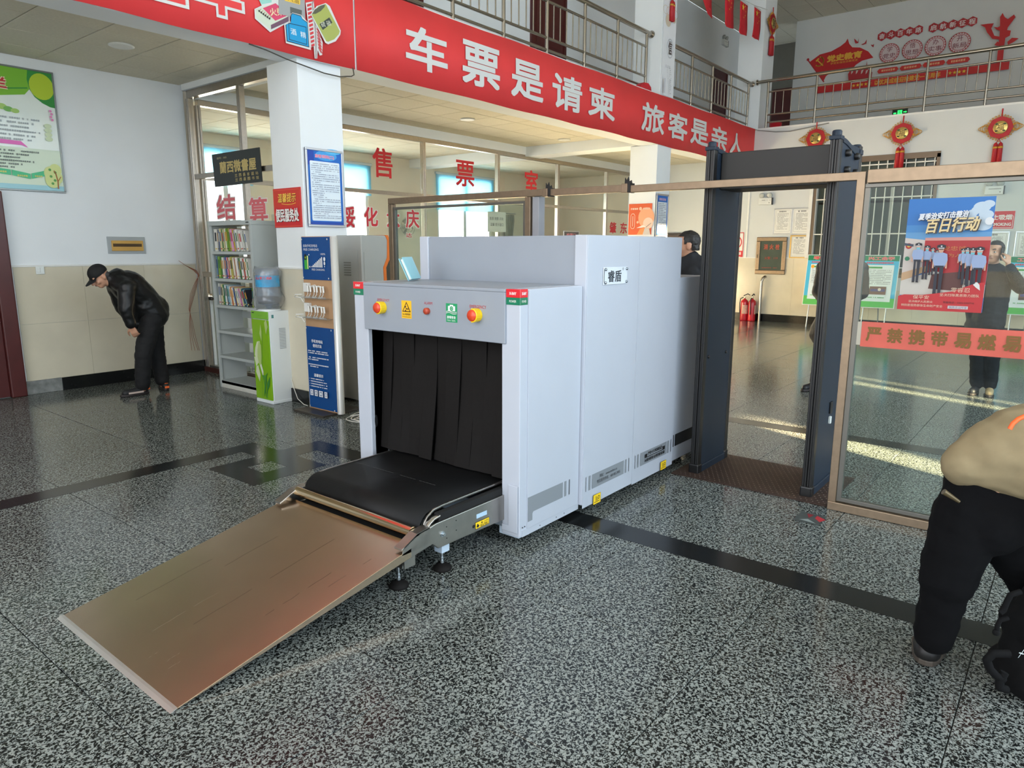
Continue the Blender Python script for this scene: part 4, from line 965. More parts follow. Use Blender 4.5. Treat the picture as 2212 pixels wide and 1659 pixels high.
g, p = panel('notice_board', 'slim blue framed notice on the bright side of the second pillar', (11.64, YB-.010, 1.84), (1, 0, 0), .46, .74, (40, 100, 180), 'notice', alu, fw=.03)
p.rect(.03, .03, .43, .71, (36, 104, 188)); p.rect(.06, .05, .40, .60, (228, 236, 242)); p.text('旅客须知', .1, .625, .36, .67, (230, 180, 200), .02)
for k in range(17): p.scrib(.08, .565-k*.03, .38-.1*(k % 5 == 4), .016, (150, 156, 172), .85)
p.put('notice_print', g)

# ================================================================== things along the pillar: bookshelf, water, charger, terminal
shm = M('shelf_grey', (178, 184, 182), .45, var=.02)
SH = thing('bookshelf', 'grey steel bookshelf with books on the three upper boards in front of the glass partition', 'bookshelf', (4.42, 7.42, 0))
sa, sb_, s0, s1 = 7.045, 7.83, 4.262, 4.60
put('side_panel', B().box(s0, s1, sb_-.02, sb_, 0, 1.861), shm, SH, .003); put('side_panel', B().box(s0, s1, sa-.02-.06, sa-.06, 0, 1.861), shm, SH, .003)
put('front_strip', B().box(s0-.004, s0+.02, sb_-.035, sb_+.002, 0, 1.861).box(s0-.004, s0+.02, sa-.082, sa-.045, 0, 1.861), shm, SH, .002)
put('top_board', B().box(s0-.004, s1, sa-.08, sb_, 1.862, 1.908), shm, SH, .003)
put('shelf_badge', B().box(s0-.008, s0-.003, 7.0, 7.05, 1.88, 1.893), M('badge_dark', (50, 52, 52), .4), SH)
for z in (1.578, 1.275, .972, .677, .385): put('shelf_board', B().box(s0, s1, sa-.06, sb_-.02, z-.022, z).box(s0-.002, s0+.008, sa-.06, sb_-.02, z-.032, z), shm, SH, .002)
put('bottom_board', B().box(s0, s1, sa-.06, sb_-.02, .05, .085), shm, SH); put('plinth', B().box(s0, s0+.012, sa-.08, sb_, 0, .083), M('plinth_pale', (208, 206, 196), .5), SH, .002)
for z in (.80, .50, .21): put('back_rail', B().box(s1-.012, s1, sa-.06, sb_-.02, z, z+.075), shm, SH)
put('back_panel', B().box(s1-.006, s1, sa-.06, 7.40, .99, 1.9), M('back_panel_tan', (196, 172, 136), .6), SH)
cols = [((232, 230, 222), 'white'), ((214, 206, 160), 'cream'), ((70, 130, 70), 'green'), ((120, 160, 60), 'light green'), ((90, 110, 160), 'blue'), ((226, 150, 196), 'pink'), ((230, 190, 60), 'yellow'), ((150, 190, 206), 'pale blue'), ((196, 196, 190), 'grey'),
        ((196, 70, 60), 'red'), ((186, 176, 90), 'olive'), ((216, 130, 60), 'orange'), ((40, 90, 110), 'teal'), ((44, 44, 52), 'black'), ((226, 214, 196), 'beige')]
ordn = 'first second third fourth fifth sixth seventh eighth ninth tenth eleventh twelfth thirteenth fourteenth fifteenth sixteenth seventeenth eighteenth nineteenth twentieth twenty-first twenty-second twenty-third twenty-fourth'.split()
def book(y, z, th, h, dp, lean, ci, shelf, n, xin=0):
    c, cn = cols[ci]
    g = thing('book', '%s book, %s from the wall end of the %s shelf board' % (cn, ordn[n], shelf), 'book', (s0+.03+xin, y, z+.002), 0, 'books on the %s shelf board' % shelf)
    r = Matrix.Translation((s0+.03+xin, y, z+.002)) @ Matrix.Rotation(-lean, 4, 'X')
    def t(b): b.v = [tuple(r @ V(p)) for p in b.v]; return b
    cm = M('book_%s' % cn.replace(' ', '_'), c, .5, var=.05, scale=20)
    put('cover', t(B().box(0, dp, -th, -th+.0022, 0, h).box(0, dp, -.0022, 0, 0, h).box(0, .0022, -th, 0, 0, h)), cm, g)
    put('pages', t(B().box(.004, dp-.003, -th+.0022, -.0022, .003, h-.003)), M('book_pages', (226, 220, 202), .8), g)
    pk = Print(r @ V((0, 0, 0)), r.to_3x3() @ V((0, -1, 0)), r.to_3x3() @ V((0, 0, 1)), .0002, .0003)
    dc = random.choice(((60, 60, 64), (190, 60, 60), (60, 110, 60), (236, 232, 224), (210, 150, 60), (50, 90, 140)))
    if th > .012:
        pk.rect(th*.25, h*.45, th*.75, h*.85, dc); pk.rect(th*.2, h*.08, th*.8, h*.14, random.choice(((40, 40, 44), (200, 80, 60), (220, 200, 120))))
    else: pk.rect(th*.2, h*.6, th*.8, h*.9, dc)
    pk.put('spine_lettering', g)
    return g, r
rb = random.Random(11)
def row(z, shelf, seq, y, k, cover=None):
    n = 0; lean = 0.0
    for ci, th, h, ln in seq:
        th *= k; y -= max(0, ln-lean)*h*.97
        g, r = book(y, z, th, h, .17+rb.uniform(0, .03), ln, ci, shelf, n, rb.uniform(0, .012)); n += 1
        lean = ln; y -= th/cos(ln)+.002
    if cover:
        c, (w, h) = cover
        p = Print(r @ V((.0, -seq[-1][1], 0)), r.to_3x3() @ V((1, 0, 0)), r.to_3x3() @ V((0, 0, 1)), .0004, .0004)
        p.text('故事', .03, h*.74, .10, h*.84, (40, 40, 44), .02); p.disc(.09, h*.46, .022, (190, 90, 50)); p.disc(.09, h*.44, .015, (232, 190, 160)); p.disc(.10, h*.30, .028, (214, 140, 90)); p.rect(.07, h*.14, .12, h*.18, (90, 60, 50)); p.put('cover_picture', g)
row(1.578, 'top', [(0,.045,.245,0),(8,.012,.24,0),(4,.014,.235,.03),(1,.028,.25,.05),(2,.02,.24,.06),(1,.018,.24,.07),(0,.025,.25,.09),(3,.022,.25,.10),(10,.02,.25,.11),(8,.014,.24,.13),(5,.028,.24,.15),(6,.012,.235,.17),(8,.012,.23,.18),(0,.03,.235,.20),(8,.012,.23,.21),(0,.03,.225,.22),(0,.02,.225,.22),(8,.012,.22,.23),(0,.02,.22,.24)], 7.795, 1.5, ((0,), (.17, .22)))
row(1.275, 'second', [(7,.014,.25,0),(4,.012,.24,0),(3,.03,.245,.02),(2,.014,.24,.04),(0,.022,.235,.05),(8,.012,.235,.06),(4,.018,.24,.07),(5,.014,.235,.08),(11,.01,.235,.09),(0,.018,.235,.09),(10,.028,.24,.10),(14,.02,.235,.11),(9,.012,.23,.13),(0,.028,.235,.14),(8,.012,.23,.15),(2,.012,.23,.15),(0,.026,.23,.16),(9,.014,.225,.16),(0,.02,.225,.17),(2,.012,.225,.18),(0,.018,.225,.18)], 7.795, 1.7, ((0,), (.17, .225)))
row(.972, 'third', [(0,.018,.24,0),(8,.012,.24,.02),(1,.018,.235,.03),(2,.01,.23,.05),(7,.014,.23,.07),(0,.016,.225,.09),(12,.01,.22,.11),(7,.014,.22,.13),(0,.014,.215,.15),(11,.014,.21,.18),(0,.016,.205,.20),(4,.01,.205,.22),(6,.012,.205,.24),(0,.014,.20,.26),(14,.014,.20,.28),(5,.01,.20,.30),(1,.014,.20,.32),(12,.02,.20,.34),(7,.012,.195,.38),(13,.02,.19,.40)], 7.79, 1.85)
for k, (ci, th, h) in enumerate(((3, .022, .215), (11, .012, .215), (5, .03, .215))):
    book(7.085-k*.026, .972, th, h, .16, -.03, ci, 'third', 20+k)

# water dispenser and its bottle
WD = thing('water_dispenser', 'white water dispenser with green lily front between bookshelf and pillar', 'water dispenser', (4.20, 6.63, 0))
wdm = M('dispenser_white', (226, 232, 234), .35, var=.01)
x0, x1, y0, y1 = 4.10, 4.34, 6.478, 6.782
put('cabinet', B().box(x0, x1, y0, y1, .025, .975), wdm, WD, .006); put('base_plate', B().box(x0-.012, x1, y0-.004, y1+.004, 0, .035), wdm, WD, .006)
dg_ = M('dispenser_green', (128, 178, 26), .15, var=.03, coat=.3)
put('front_door', B().box(x0-.014, x0, y0+.004, y1, .04, .885), dg_, WD, .004); put('control_panel', B().box(x0-.016, x0, y0+.004, y1, .892, .972), M('panel_green', (124, 182, 62), .25), WD, .004)
p = Print((x0-.014, y1, 0), (0, -1, 0), (0, 0, 1), .0004, .0006)
pet, pet2, stem = (206, 214, 176), (176, 196, 120), (58, 128, 50)
p.line([(.12, .06), (.13, .2), (.15, .4), (.17, .6), (.2, .8)], .006, (88, 140, 40)); p.line([(.19, .06), (.18, .18), (.15, .3), (.11, .42)], .012, stem); p.line([(.21, .06), (.22, .2), (.21, .3)], .01, stem)
for pts, c in (([(.02, .5), (.09, .46), (.13, .50), (.15, .58), (.13, .66), (.08, .65), (.04, .58)], pet), ([(.07, .44), (.13, .38), (.15, .50), (.15, .62), (.11, .66), (.08, .56)], pet2), ([(.01, .48), (.04, .38), (.09, .43), (.07, .50)], pet), ([(.03, .32), (.09, .22), (.11, .30), (.08, .40), (.04, .38)], pet), ([(.11, .40), (.16, .28), (.17, .34), (.14, .42)], (216, 222, 204)),
               ([(.14, .74), (.17, .66), (.18, .76), (.17, .84)], pet2), ([(.24, .86), (.26, .74), (.30, .82), (.28, .90)], pet2), ([(.15, .06), (.20, .16), (.22, .32), (.19, .24)], stem), ([(.20, .10), (.27, .20), (.29, .30), (.24, .24)], stem), ([(.13, .3), (.2, .24), (.25, .34), (.2, .3)], (74, 140, 50))): p.poly(pts, c)
p.put('lily_print', WD)
p = Print((x0-.016, y1, .892), (0, -1, 0), (0, 0, 1), .0004, .0006)
for u in (.14, .165, .19): p.poly([(u, .04), (u+.007, .04), (u+.0035, .028)][::-1], (60, 80, 30))
p.rect(.02, .056, .06, .068, (40, 70, 30)); p.put('panel_print', WD)
put('collar', B().lathe([(.115, 0), (.118, .01), (.10, .019), (.06, .022)], (4.20, 6.62, .973), 28), wdm, WD)
vg = B()
for k in range(14): vg.box(4.21, 4.285, y0-.003, y0-.0005, .58+k*.016, .586+k*.016)
vt = put('side_vent', vg, M('vent_grey', (150, 156, 160), .5), WD); vt['kind'] = 'stuff'
put('energy_label', B().box(4.13, 4.155, y0-.0012, y0-.0004, .905, .94), M('label_teal', (70, 130, 130), .5), WD)
put('power_cord', B().tube([(4.32, 6.475, .25), (4.31, 6.42, .15), (4.29, 6.33, .05), (4.27, 6.2, .012), (4.26, 6.12, .01)], .004), M('white_cord', (216, 214, 206), .5), WD)
WBt = thing('water_bottle', 'big upside-down water bottle in loose clear plastic on the green dispenser', 'bottle', (4.20, 6.62, 1.0))
bot_m = glass('bottle_plastic', (.62, .72, .84), 1.5, .06, film=.16)
prof = [(.03, 0), (.035, .03), (.108, .045), (.120, .075), (.120, .12), (.122, .135), (.120, .15), (.120, .19), (.117, .205), (.120, .218), (.120, .335), (.117, .35), (.120, .362), (.118, .39), (.105, .408), (.0, .412)]
put('bottle_body', B().lathe(prof, (4.20, 6.62, 1.0), 32), bot_m, WBt)
put('water', B().lathe([(.0, .046), (.105, .05), (.115, .08), (.115, .118), (.0, .12)], (4.20, 6.62, 1.0), 28), glass('bottle_water', (.34, .42, .54), 1.2, .02), WBt)
lab = B(); rs = []
for z in (1.222, 1.338): rs.append([V((4.20+.1215*cos(radians(a)), 6.62+.1215*sin(radians(a)), z)) for a in range(100, 321, 10)])
lab.rings(rs, False, 0, True, False); lb = put('bottle_label', lab, M('label_blue', (62, 158, 206), .4, var=.12, scale=30), WBt)
lp = B(); 
def cyl_text(t, a0, a1, z0, z1, c, bold=.03):
    vs, fs = glyphs(t, bold); xs = [q[0] for q in vs]; ys = [q[1] for q in vs]; out = []
    for x, y in vs:
        a = radians(a0+(a1-a0)*(x-min(xs))/(max(xs)-min(xs))); z = z0+(z1-z0)*(y-min(ys))/(max(ys)-min(ys)); out.append((4.20+.1222*cos(a), 6.62+.1222*sin(a), z))
    return B().add(out, fs)
put('label_lettering', cyl_text('洁银泉', 168, 262, 1.298, 1.33, 0), flat((226, 60, 70)), lb)
rs = []
for k in range(10):
    t = k/9; z = 1.005+t*.425; r = .130+.012*sin(t*9)+(.02 if k in (1, 2) else 0)-(.03 if k == 9 else 0)
    rs.append([V((4.20+(r+.012*sin(a*3+k*1.3)+.008*sin(a*7+k*2.1))*cos(a), 6.62+(r+.012*sin(a*3+k*1.3)+.008*sin(a*7+k*2.1))*sin(a), z+.006*sin(a*5))) for a in [2*pi*i/40 for i in range(40)]])
put('plastic_bag', B().rings(rs, False), glass('thin_plastic', (.97, .97, .98), 1.6, .12, film=.06), WBt)

# phone charging stand
CS = thing('charging_stand', 'tall blue phone charging stand with white cables on two clear racks', 'charging stand', (4.2, 5.77, 0))
alum = M('stand_aluminium', (222, 222, 220), .35, .3, var=.01); blu = M('stand_blue', (18, 74, 138), .25, var=.04, scale=8)
xc = 4.20; ya, yb = 5.545, 5.985
put('base', B().box(4.045, 4.52, 5.57, 6.05, 0, .022), M('stand_base_steel', (96, 90, 84), .4, .7), CS, .003)
put('stand_frame', B().box(xc+.004, xc+.045, ya-.005, yb+.012, .022, 1.728), M('stand_tan_board', (186, 148, 112), .5, var=.05), CS, .002)
put('frame_rail', B().lathe([(.036, .022), (.036, 1.727), (0, 1.728)], (xc+.018, ya-.034, 0), 20), alum, CS)
put('frame_rail', B().lathe([(.012, .022), (.012, 1.727), (0, 1.728)], (xc+.018, yb+.016, 0), 14), alum, CS)
put('blue_panel', B().box(xc-.006, xc+.004, ya, yb, 1.316, 1.722), blu, CS, .003); put('blue_panel', B().box(xc-.006, xc+.004, ya, yb, .035, .856), blu, CS, .003)
p = Print((xc-.006, yb, 0), (0, -1, 0), (0, 0, 1), .0004, .0008); cw = (226, 232, 238)
p.text('自助手机充电站', .03, 1.626, .25, 1.654, cw, .0); p.text('FREE CHARGING', .03, 1.593, .27, 1.615, cw, .0)
p.rect(.035, 1.415, .10, 1.545, (60, 170, 60)); p.rect(.035, 1.505, .075, 1.55, (30, 40, 34)); p.rect(.082, 1.42, .10, 1.545, (214, 226, 150)); p.rect(.045, 1.55, .07, 1.56, (30, 40, 34)); p.line([(.048, 1.527), (.066, 1.527)], .006, (180, 220, 60)); p.line([(.057, 1.518), (.057, 1.536)], .006, (180, 220, 60))
for k in range(8): p.rect(.15+k*.023, 1.436, .166+k*.023, 1.446+k*.0125, cw)
p.disc(.36, 1.515, .016, cw, .02); p.disc(.36, 1.475, .013, cw, .018); p.disc(.36, 1.445, .006, cw); p.disc(.13, 1.44, .008, cw); p.text('FREE CHARGING', .16, 1.405, .36, 1.424, cw, .0); p.text('100%', .31, 1.553, .38, 1.57, cw, .0); p.disc(.125, 1.555, .007, cw)
for u in (.02, .42):
    for v in (1.70, 1.335, .84, .05): p.disc(u, v, .008, (200, 206, 212), n=12)
p.text('手机充电站', .10, .70, .28, .733, cw, .02); p.text('使用方法', .12, .655, .26, .688, cw, .02)
for k, v in enumerate((.61, .59, .545, .525, .475, .455)): p.scrib(.04, v, .36-.16*(k in (3, 5)), .012, cw, .9)
p.text('温馨提示', .12, .36, .27, .392, cw, .02, shear=.1)
for v in (.33, .305, .28, .255): p.disc(.05, v+.005, .004, cw, n=8); p.scrib(.07, v, .33-.05*(v == .33), .011, cw, .9)
for k, w in enumerate((.05, .05, .065, .045)):
    u = (.05, .122, .194, .285)[k]; p.rect(u, .165, u+w, .225, cw); p.rect(u+.012, .176, u+w-.012, .214, (18, 74, 138)); p.rect(u+.017, .182, u+w-.017, .208, cw)
p.put('panel_lettering', CS)
acr = glass('clear_acrylic', (.93, .95, .95), 1.4, .03, film=.12); wpl = M('charger_white', (232, 232, 228), .35); 
for z in (1.14, .945):
    rk = put('cable_rack', B().box(xc-.075, xc+.004, ya+.01, yb, z, z+.004).box(xc-.075, xc-.071, ya+.01, yb, z, z+.022), acr, CS)
    put('charger_block', B().box(xc-.03, xc+.004, yb-.105, yb-.02, z+.055, z+.145), wpl, CS, .006)
    for k in range(6):
        y = yb-.12-k*.05+(.01 if k % 2 else 0); 
        pts = [(xc-.02, yb-.09+.01*k, z+.10), (xc-.045, y+.02, z+.13-.008*(k % 3)), (xc-.05, y-.008, z+.11), (xc-.055, y-.012, z+.04), (xc-.05, y+.03, z+.008), (xc-.045, y+.06*(1 if k % 2 else -.5), z+.012)]
        q = [V(a).lerp(V(b2), s) for a, b2 in zip(pts, pts[1:]) for s in (0, .5)]+[V(pts[-1])]
        cb = put('charging_cable', B().tube(q, .0042, 6), wpl, CS)
        put('cable_plug', B().cyl((xc-.05, y-.008, z+.12), (xc-.054, y-.02, z+.06), .009, n=8), wpl, cb)
    put('rack_hook', B().tube([(xc-.02, yb+.0, z+.03), (xc-.09, yb+.03, z+.03), (xc-.09, yb+.035, z+.006), (xc-.08, yb-.05, z+.002), (xc-.078, yb-.09, z-.04)], .005, 6), wpl, CS)
co = thing('cable_coil', 'loose coil of white cable on the floor between charging stand and scanner', 'cable', (4.25, 5.15, .01))
q = []
for k in range(130):
    a = k/130*2*pi*6.3; r = .10+.05*sin(k*.21)+.02*sin(k*.05)
    q.append((4.22+r*.9*cos(a)+.03*sin(k*.04), 5.16+r*1.25*sin(a)+.03*cos(k*.03), .008+.02*(k/130)+.010*abs(sin(a*1.5))))
put('wire', B().tube(q+[(4.2, 5.35, .03), (4.35, 5.46, .01), (4.6, 5.5, .008)], .0045, 6), M('white_cord', (216, 214, 206), .5), co)
# self-service terminal with an orange edged front, seen from behind
TM = thing('service_terminal', 'grey self-service terminal with orange edged front between charging stand and barrier', 'terminal', (4.85, 6.0, 0))
tg = M('terminal_grey', (172, 174, 170), .4, var=.02)
pf_ = [(4.70, 0.03), (4.98, .03), (5.0, 1.10), (4.99, 1.42), (5.045, 1.52), (5.055, 1.70), (5.03, 1.748), (4.70, 1.748)]
put('cabinet', B().prism([(x, 5.705, z) for x, z in pf_], (0, .40, 0)), tg, TM, .012, 3)
of_ = [(4.985, .03), (5.005, .03), (5.03, 1.10), (5.02, 1.42), (5.075, 1.51), (5.085, 1.70), (5.055, 1.752), (5.02, 1.752), (5.048, 1.70), (5.04, 1.52), (4.985, 1.42), (4.995, 1.10)]
put('orange_edge', B().prism([(x, 5.70, z) for x, z in of_], (0, .41, 0)), M('terminal_orange', (228, 118, 40), .35), TM)
put('service_door', B().box(4.694, 4.70, 5.76, 6.06, .30, 1.60), tg, TM, .002); put('service_door', B().box(4.73, 4.94, 5.699, 5.705, .30, 1.58), tg, TM, .002)
vb = B()
for k in range(6): vb.box(4.691, 4.6945, 5.87, 5.98, 1.34+k*.025, 1.352+k*.025)
put('vent', vb, M('vent_dark', (130, 130, 124), .5), TM)['kind'] = 'stuff'
put('screen', B().box(5.05, 5.062, 5.76, 6.06, 1.54, 1.70), M('screen_dark', (24, 28, 34), .15), TM)

# ================================================================== far wall, upper floor, ceiling pieces
def WX(x): return (x-.001, 0, 0)
NX, UY = (0, -1, 0), (0, 0, 1)
# fire cabinet
FC = thing('fire_cabinet', 'steel framed dark glass fire hydrant cabinet set in the far wall', 'fire cabinet', (XE-.03, 5.5, 1.06))
fb = B(); xx0, xx1 = XE-.05, XE
fb.box(xx0, xx1, 5.17, 5.84, 1.06, 1.15).box(xx0, xx1, 5.17, 5.84, 1.79, 1.88).box(xx0, xx1, 5.17, 5.26, 1.15, 1.79).box(xx0, xx1, 5.75, 5.84, 1.15, 1.79)
put('frame', fb, warm_steel, FC, .012); put('glass_door', B().box(XE-.03, XE-.02, 5.26, 5.75, 1.15, 1.79), M('green_grey_glass', (74, 84, 74), .12, var=.08), FC)
put('latch', B().box(XE-.06, XE-.05, 5.79, 5.81, 1.42, 1.50), M('latch_dark', (90, 80, 60), .4), FC)
p = Print((XE-.03, 5.75, 1.15), NX, UY, .001, .001); hr = (190, 72, 44)
for k, t in enumerate('消火栓'): p.text(t, .075+k*.13, .455, .165+k*.13, .575, hr, .01)
p.text('火警：119', .11, .24, .40, .30, (176, 60, 44), .0); p.scrib(.06, .045, .40, .02, (140, 64, 48), .9); p.put('door_lettering', FC)
# extinguishers and the pole beside them
em = M('extinguisher_red', (190, 28, 40), .25, var=.04, coat=.3)
def ext(x, y, lab, rz):
    g = thing('fire_extinguisher', lab, 'fire extinguisher', (x, y, 0), rz)
    put('cylinder', B().lathe([(.0, 0), (.08, .0), (.084, .02), (.084, .40), (.075, .45), (.04, .485), (.022, .49), (.022, .515), (0, .515)], (0, 0, 0), 20), em, g, world=False)
    v = put('valve', B().cyl((0, 0, .51), (0, 0, .545), .02).box(-.012, .012, -.03, .03, .535, .555), M('valve_metal', (196, 190, 170), .3, .8), g, world=False)
    put('lever', B().prism([(0, .03, .552), (0, -.06, .60), (0, -.11, .575), (0, -.115, .59), (0, -.06, .622), (0, .03, .575)], (.016, 0, 0)), M('lever_black', (26, 26, 28), .4), v, world=False)
    put('hose', B().tube([(0, .03, .53), (0, .09, .50), (0, .105, .40), (0, .098, .25), (0, .094, .15)], .011, 8), M('lever_black', (26, 26, 28), .4), g, world=False)
    rs = [[V((.0855*cos(radians(a)), .0855*sin(radians(a)), z)) for a in range(150, 271, 12)] for z in (.16, .36)]
    put('paper_label', B().rings(rs, False, 0, True, False), M('extinguisher_label', (214, 170, 150), .6, var=.25, scale=60), g, world=False)
ext(16.03, 5.98, 'red fire extinguisher with pale label facing out, standing beside the steel pole, farther from it', .2)
ext(16.03, 5.80, 'red fire extinguisher standing between its twin and the steel pole', 1.5)
po = props(put('wall_pole', B().tube([(16.08, 5.64, 0), (16.08, 5.64, .9), (16.09, 5.62, .97), (16.14, 5.60, 1.0), (16.2, 5.60, 1.0)], .032, 10), rail_steel), 'short bent steel pole running up from the floor next to the fire extinguishers', 'pole')
# paper notices
def notice(y1, y0, z0, z1, lab, cat='notice', frame=alu, fw=.02):
    g, p = panel('framed_notice', lab, (XE-.002, y1, z0), NX, y1-y0, z1-z0, (226, 226, 220), cat, frame, .012, fw)
    w, h = y1-y0, z1-z0
    p.line([(.08*w+.02, .1*h), (.9*w, .1*h), (.9*w, .92*h), (.12*w, .92*h), (.12*w, .1*h)], .004, (150, 150, 146)); p.scrib(.3*w, .85*h, .7*w, .03, (110, 110, 110), .9)
    for k in range(13): p.scrib(.2*w, (.78-k*.05)*h, .82*w-.1*(k % 4 == 3), .014, (150, 150, 150), .85)
    p.put('notice_print', g)
notice(5.507, 5.108, 1.945, 2.497, 'white framed notice above the fire cabinet, the one nearer the corner pillar'); notice(5.104, 4.70, 1.938, 2.495, 'white framed notice next to the barred window, above the gold edged one')
notice(5.11, 4.72, 1.42, 1.918, 'paper notice with gold side strips just above the dado, next to the fire cabinet', 'notice', M('gold_strip', (196, 164, 100), .35, .7), .03)
notice(1.62, 1.14, 1.46, 1.95, 'framed notice seen behind the head of the man on the phone'); notice(1.05, .55, 1.46, 1.95, 'framed notice on the far wall past the man on the phone')
def nosmoke(y1, y0, z0, z1, lab, wide):
    g, p = panel('no_smoking_sign', lab, (XE-.002, y1, z0), NX, y1-y0, z1-z0, (226, 226, 222), 'sign', None, .006)
    w, h = y1-y0, z1-z0; r = (206, 42, 50)
    if wide:
        p.rect(.01, .01, w-.01, h-.01, r); p.line([(.03, .03), (w-.03, .03), (w-.03, h-.1), (.03, h-.1), (.03, .03)], .008, (232, 220, 216)); p.text('禁止吸烟', .06, .17, w-.05, .27, (236, 230, 226), .02); p.text('NO SMOKING', .06, .06, w-.05, .12, (236, 230, 226), .02)
    else:
        p.line([(.012, .012), (w-.012, .012), (w-.012, h-.012), (.012, h-.012), (.012, .012)], .018, r); p.ring(w/2, h*.62, .15, .025, r); p.line([(w/2-.1, h*.62+.1), (w/2+.1, h*.62-.1)], .022, r); p.rect(w/2-.08, h*.6, w/2+.06, h*.63, (60, 60, 60)); p.rect(.012, .012, w-.012, h*.3, r); p.text('禁止吸烟', .05, h*.14, w-.05, h*.26, (236, 230, 226), .02); p.text('No smoking', .06, h*.05, w-.06, h*.1, (236, 230, 226), .0)
    p.put('sign_print', g)
nosmoke(6.53, 6.15, 1.40, 1.995, 'white and red upright no smoking sign beside the walk-through gate panel', False)
nosmoke(1.62, 1.09, 1.99, 2.33, 'red wide no smoking sign above the framed notices by the man on the phone', True)
# emergency twin lights
def elight(loc, U, lab):
    g = thing('emergency_light', lab, 'emergency light', loc); U = V(U); N = U.cross(V((0, 0, 1))); o = V(loc)
    put('case', B().obox(o+N*.035, U*.15, N*.035, V((0, 0, .075))), M('emergency_white', (216, 218, 214), .4), g, .006)
    put('front_strip', B().obox(o+U*.146+N*.036, U*.008, N*.037, V((0, 0, .076))), M('emergency_dark', (60, 62, 62), .4), g)
    for s in (-.085, .085):
        l = put('lamp_head', B().lathe([(.03, -.03), (.055, 0), (.058, .03), (.05, .036), (0, .038)], o+U*s+N*.03+V((0, 0, .135)), 18, ax=N+V((0, 0, -.3))), M('emergency_grey', (176, 180, 176), .3), g)
        put('lamp_arm', B().cyl(o+U*s+N*.03+V((0, 0, .07)), o+U*s+N*.03+V((0, 0, .12)), .012), M('emergency_grey', (176, 180, 176), .3), l)
    p = Print(o+N*.0705-U*.15-V((0, 0, .075)), U, UY, .001, .001); p.scrib(.04, .09, .26, .016, (120, 124, 120)); p.disc(.24, .04, .01, (90, 96, 90)); p.put('case_print', g)
elight((XE-.0, 5.70, 2.66), NX, 'twin head emergency light on the far wall above the framed notices')
elight((XE-.0, 1.46, 2.70), NX, 'twin head emergency light on the far wall seen above the police poster')
elight((19.45, YU, 7.05), (1, 0, 0), 'twin head emergency light high on the upper corridor wall')
# information boards on legs
def iboard(y, lab, title, rz=0):
    g = thing('info_board', lab, 'info board', (15.72, y, 0), rz)
    U, W = V((0, -1, 0)), V((.16, 0, 1)).normalized(); N = U.cross(W); o = V((-.10, .35, .46))
    put('board', B().obox(o+U*.35+W*.53-N*.01, U*.35, W*.53, N*.01), M('board_white', (222, 226, 222), .4), g, .003, world=False)
    lg = M('leg_steel', (180, 184, 186), .3, .8)
    for s in (.14, .56): put('leg', B().cyl(o+U*s-N*.02+W*.5, V((-.17, .35-s, 0)), .011), lg, g, world=False)
    put('leg', B().cyl(o+U*.35-N*.02+W*.8, V((.36, 0, 0)), .011), lg, g, world=False)
    p = Print(o, U, W, .001, .001); p.rect(.015, .015, .685, 1.045, (70, 186, 226)); p.rect(.015, .015, .685, .20, (90, 190, 90)); p.rect(.015, .94, .685, 1.045, (24, 128, 84))
    p.text(title, .12, .955, .60, 1.03, (240, 180, 170), .06); p.text(title, .13, .96, .59, 1.025, (206, 60, 70), .02); p.scrib(.1, .885, .6, .035, (206, 90, 110), .95)
    p.rect(.09, .13, .61, .86, (222, 234, 236)); p.disc(.13, .81, .035, (240, 170, 40)); p.rect(.16, .79, .40, .825, (80, 160, 80))
    for k in range(9): p.scrib(.13, .745-k*.034, .58-.1*(k % 4 == 2), .018, (150, 160, 170), .9)
    p.rect(.22, .27, .52, .43, (96, 70, 66)); p.rect(.24, .33, .50, .38, (54, 60, 120)); p.disc(.40, .37, .03, (206, 196, 190)); p.scrib(.15, .20, .5, .02, (90, 170, 110)); p.put('board_print', g, False)
iboard(4.24, 'leaning green and blue info board next to the fire cabinet, partly behind the detector gate', '增强工会')
iboard(3.18, 'leaning green and blue info board seen through glass beside the police poster', '兴工会学')
iboard(.72, 'leaning green and blue info board past the man on the phone', '工会学习')
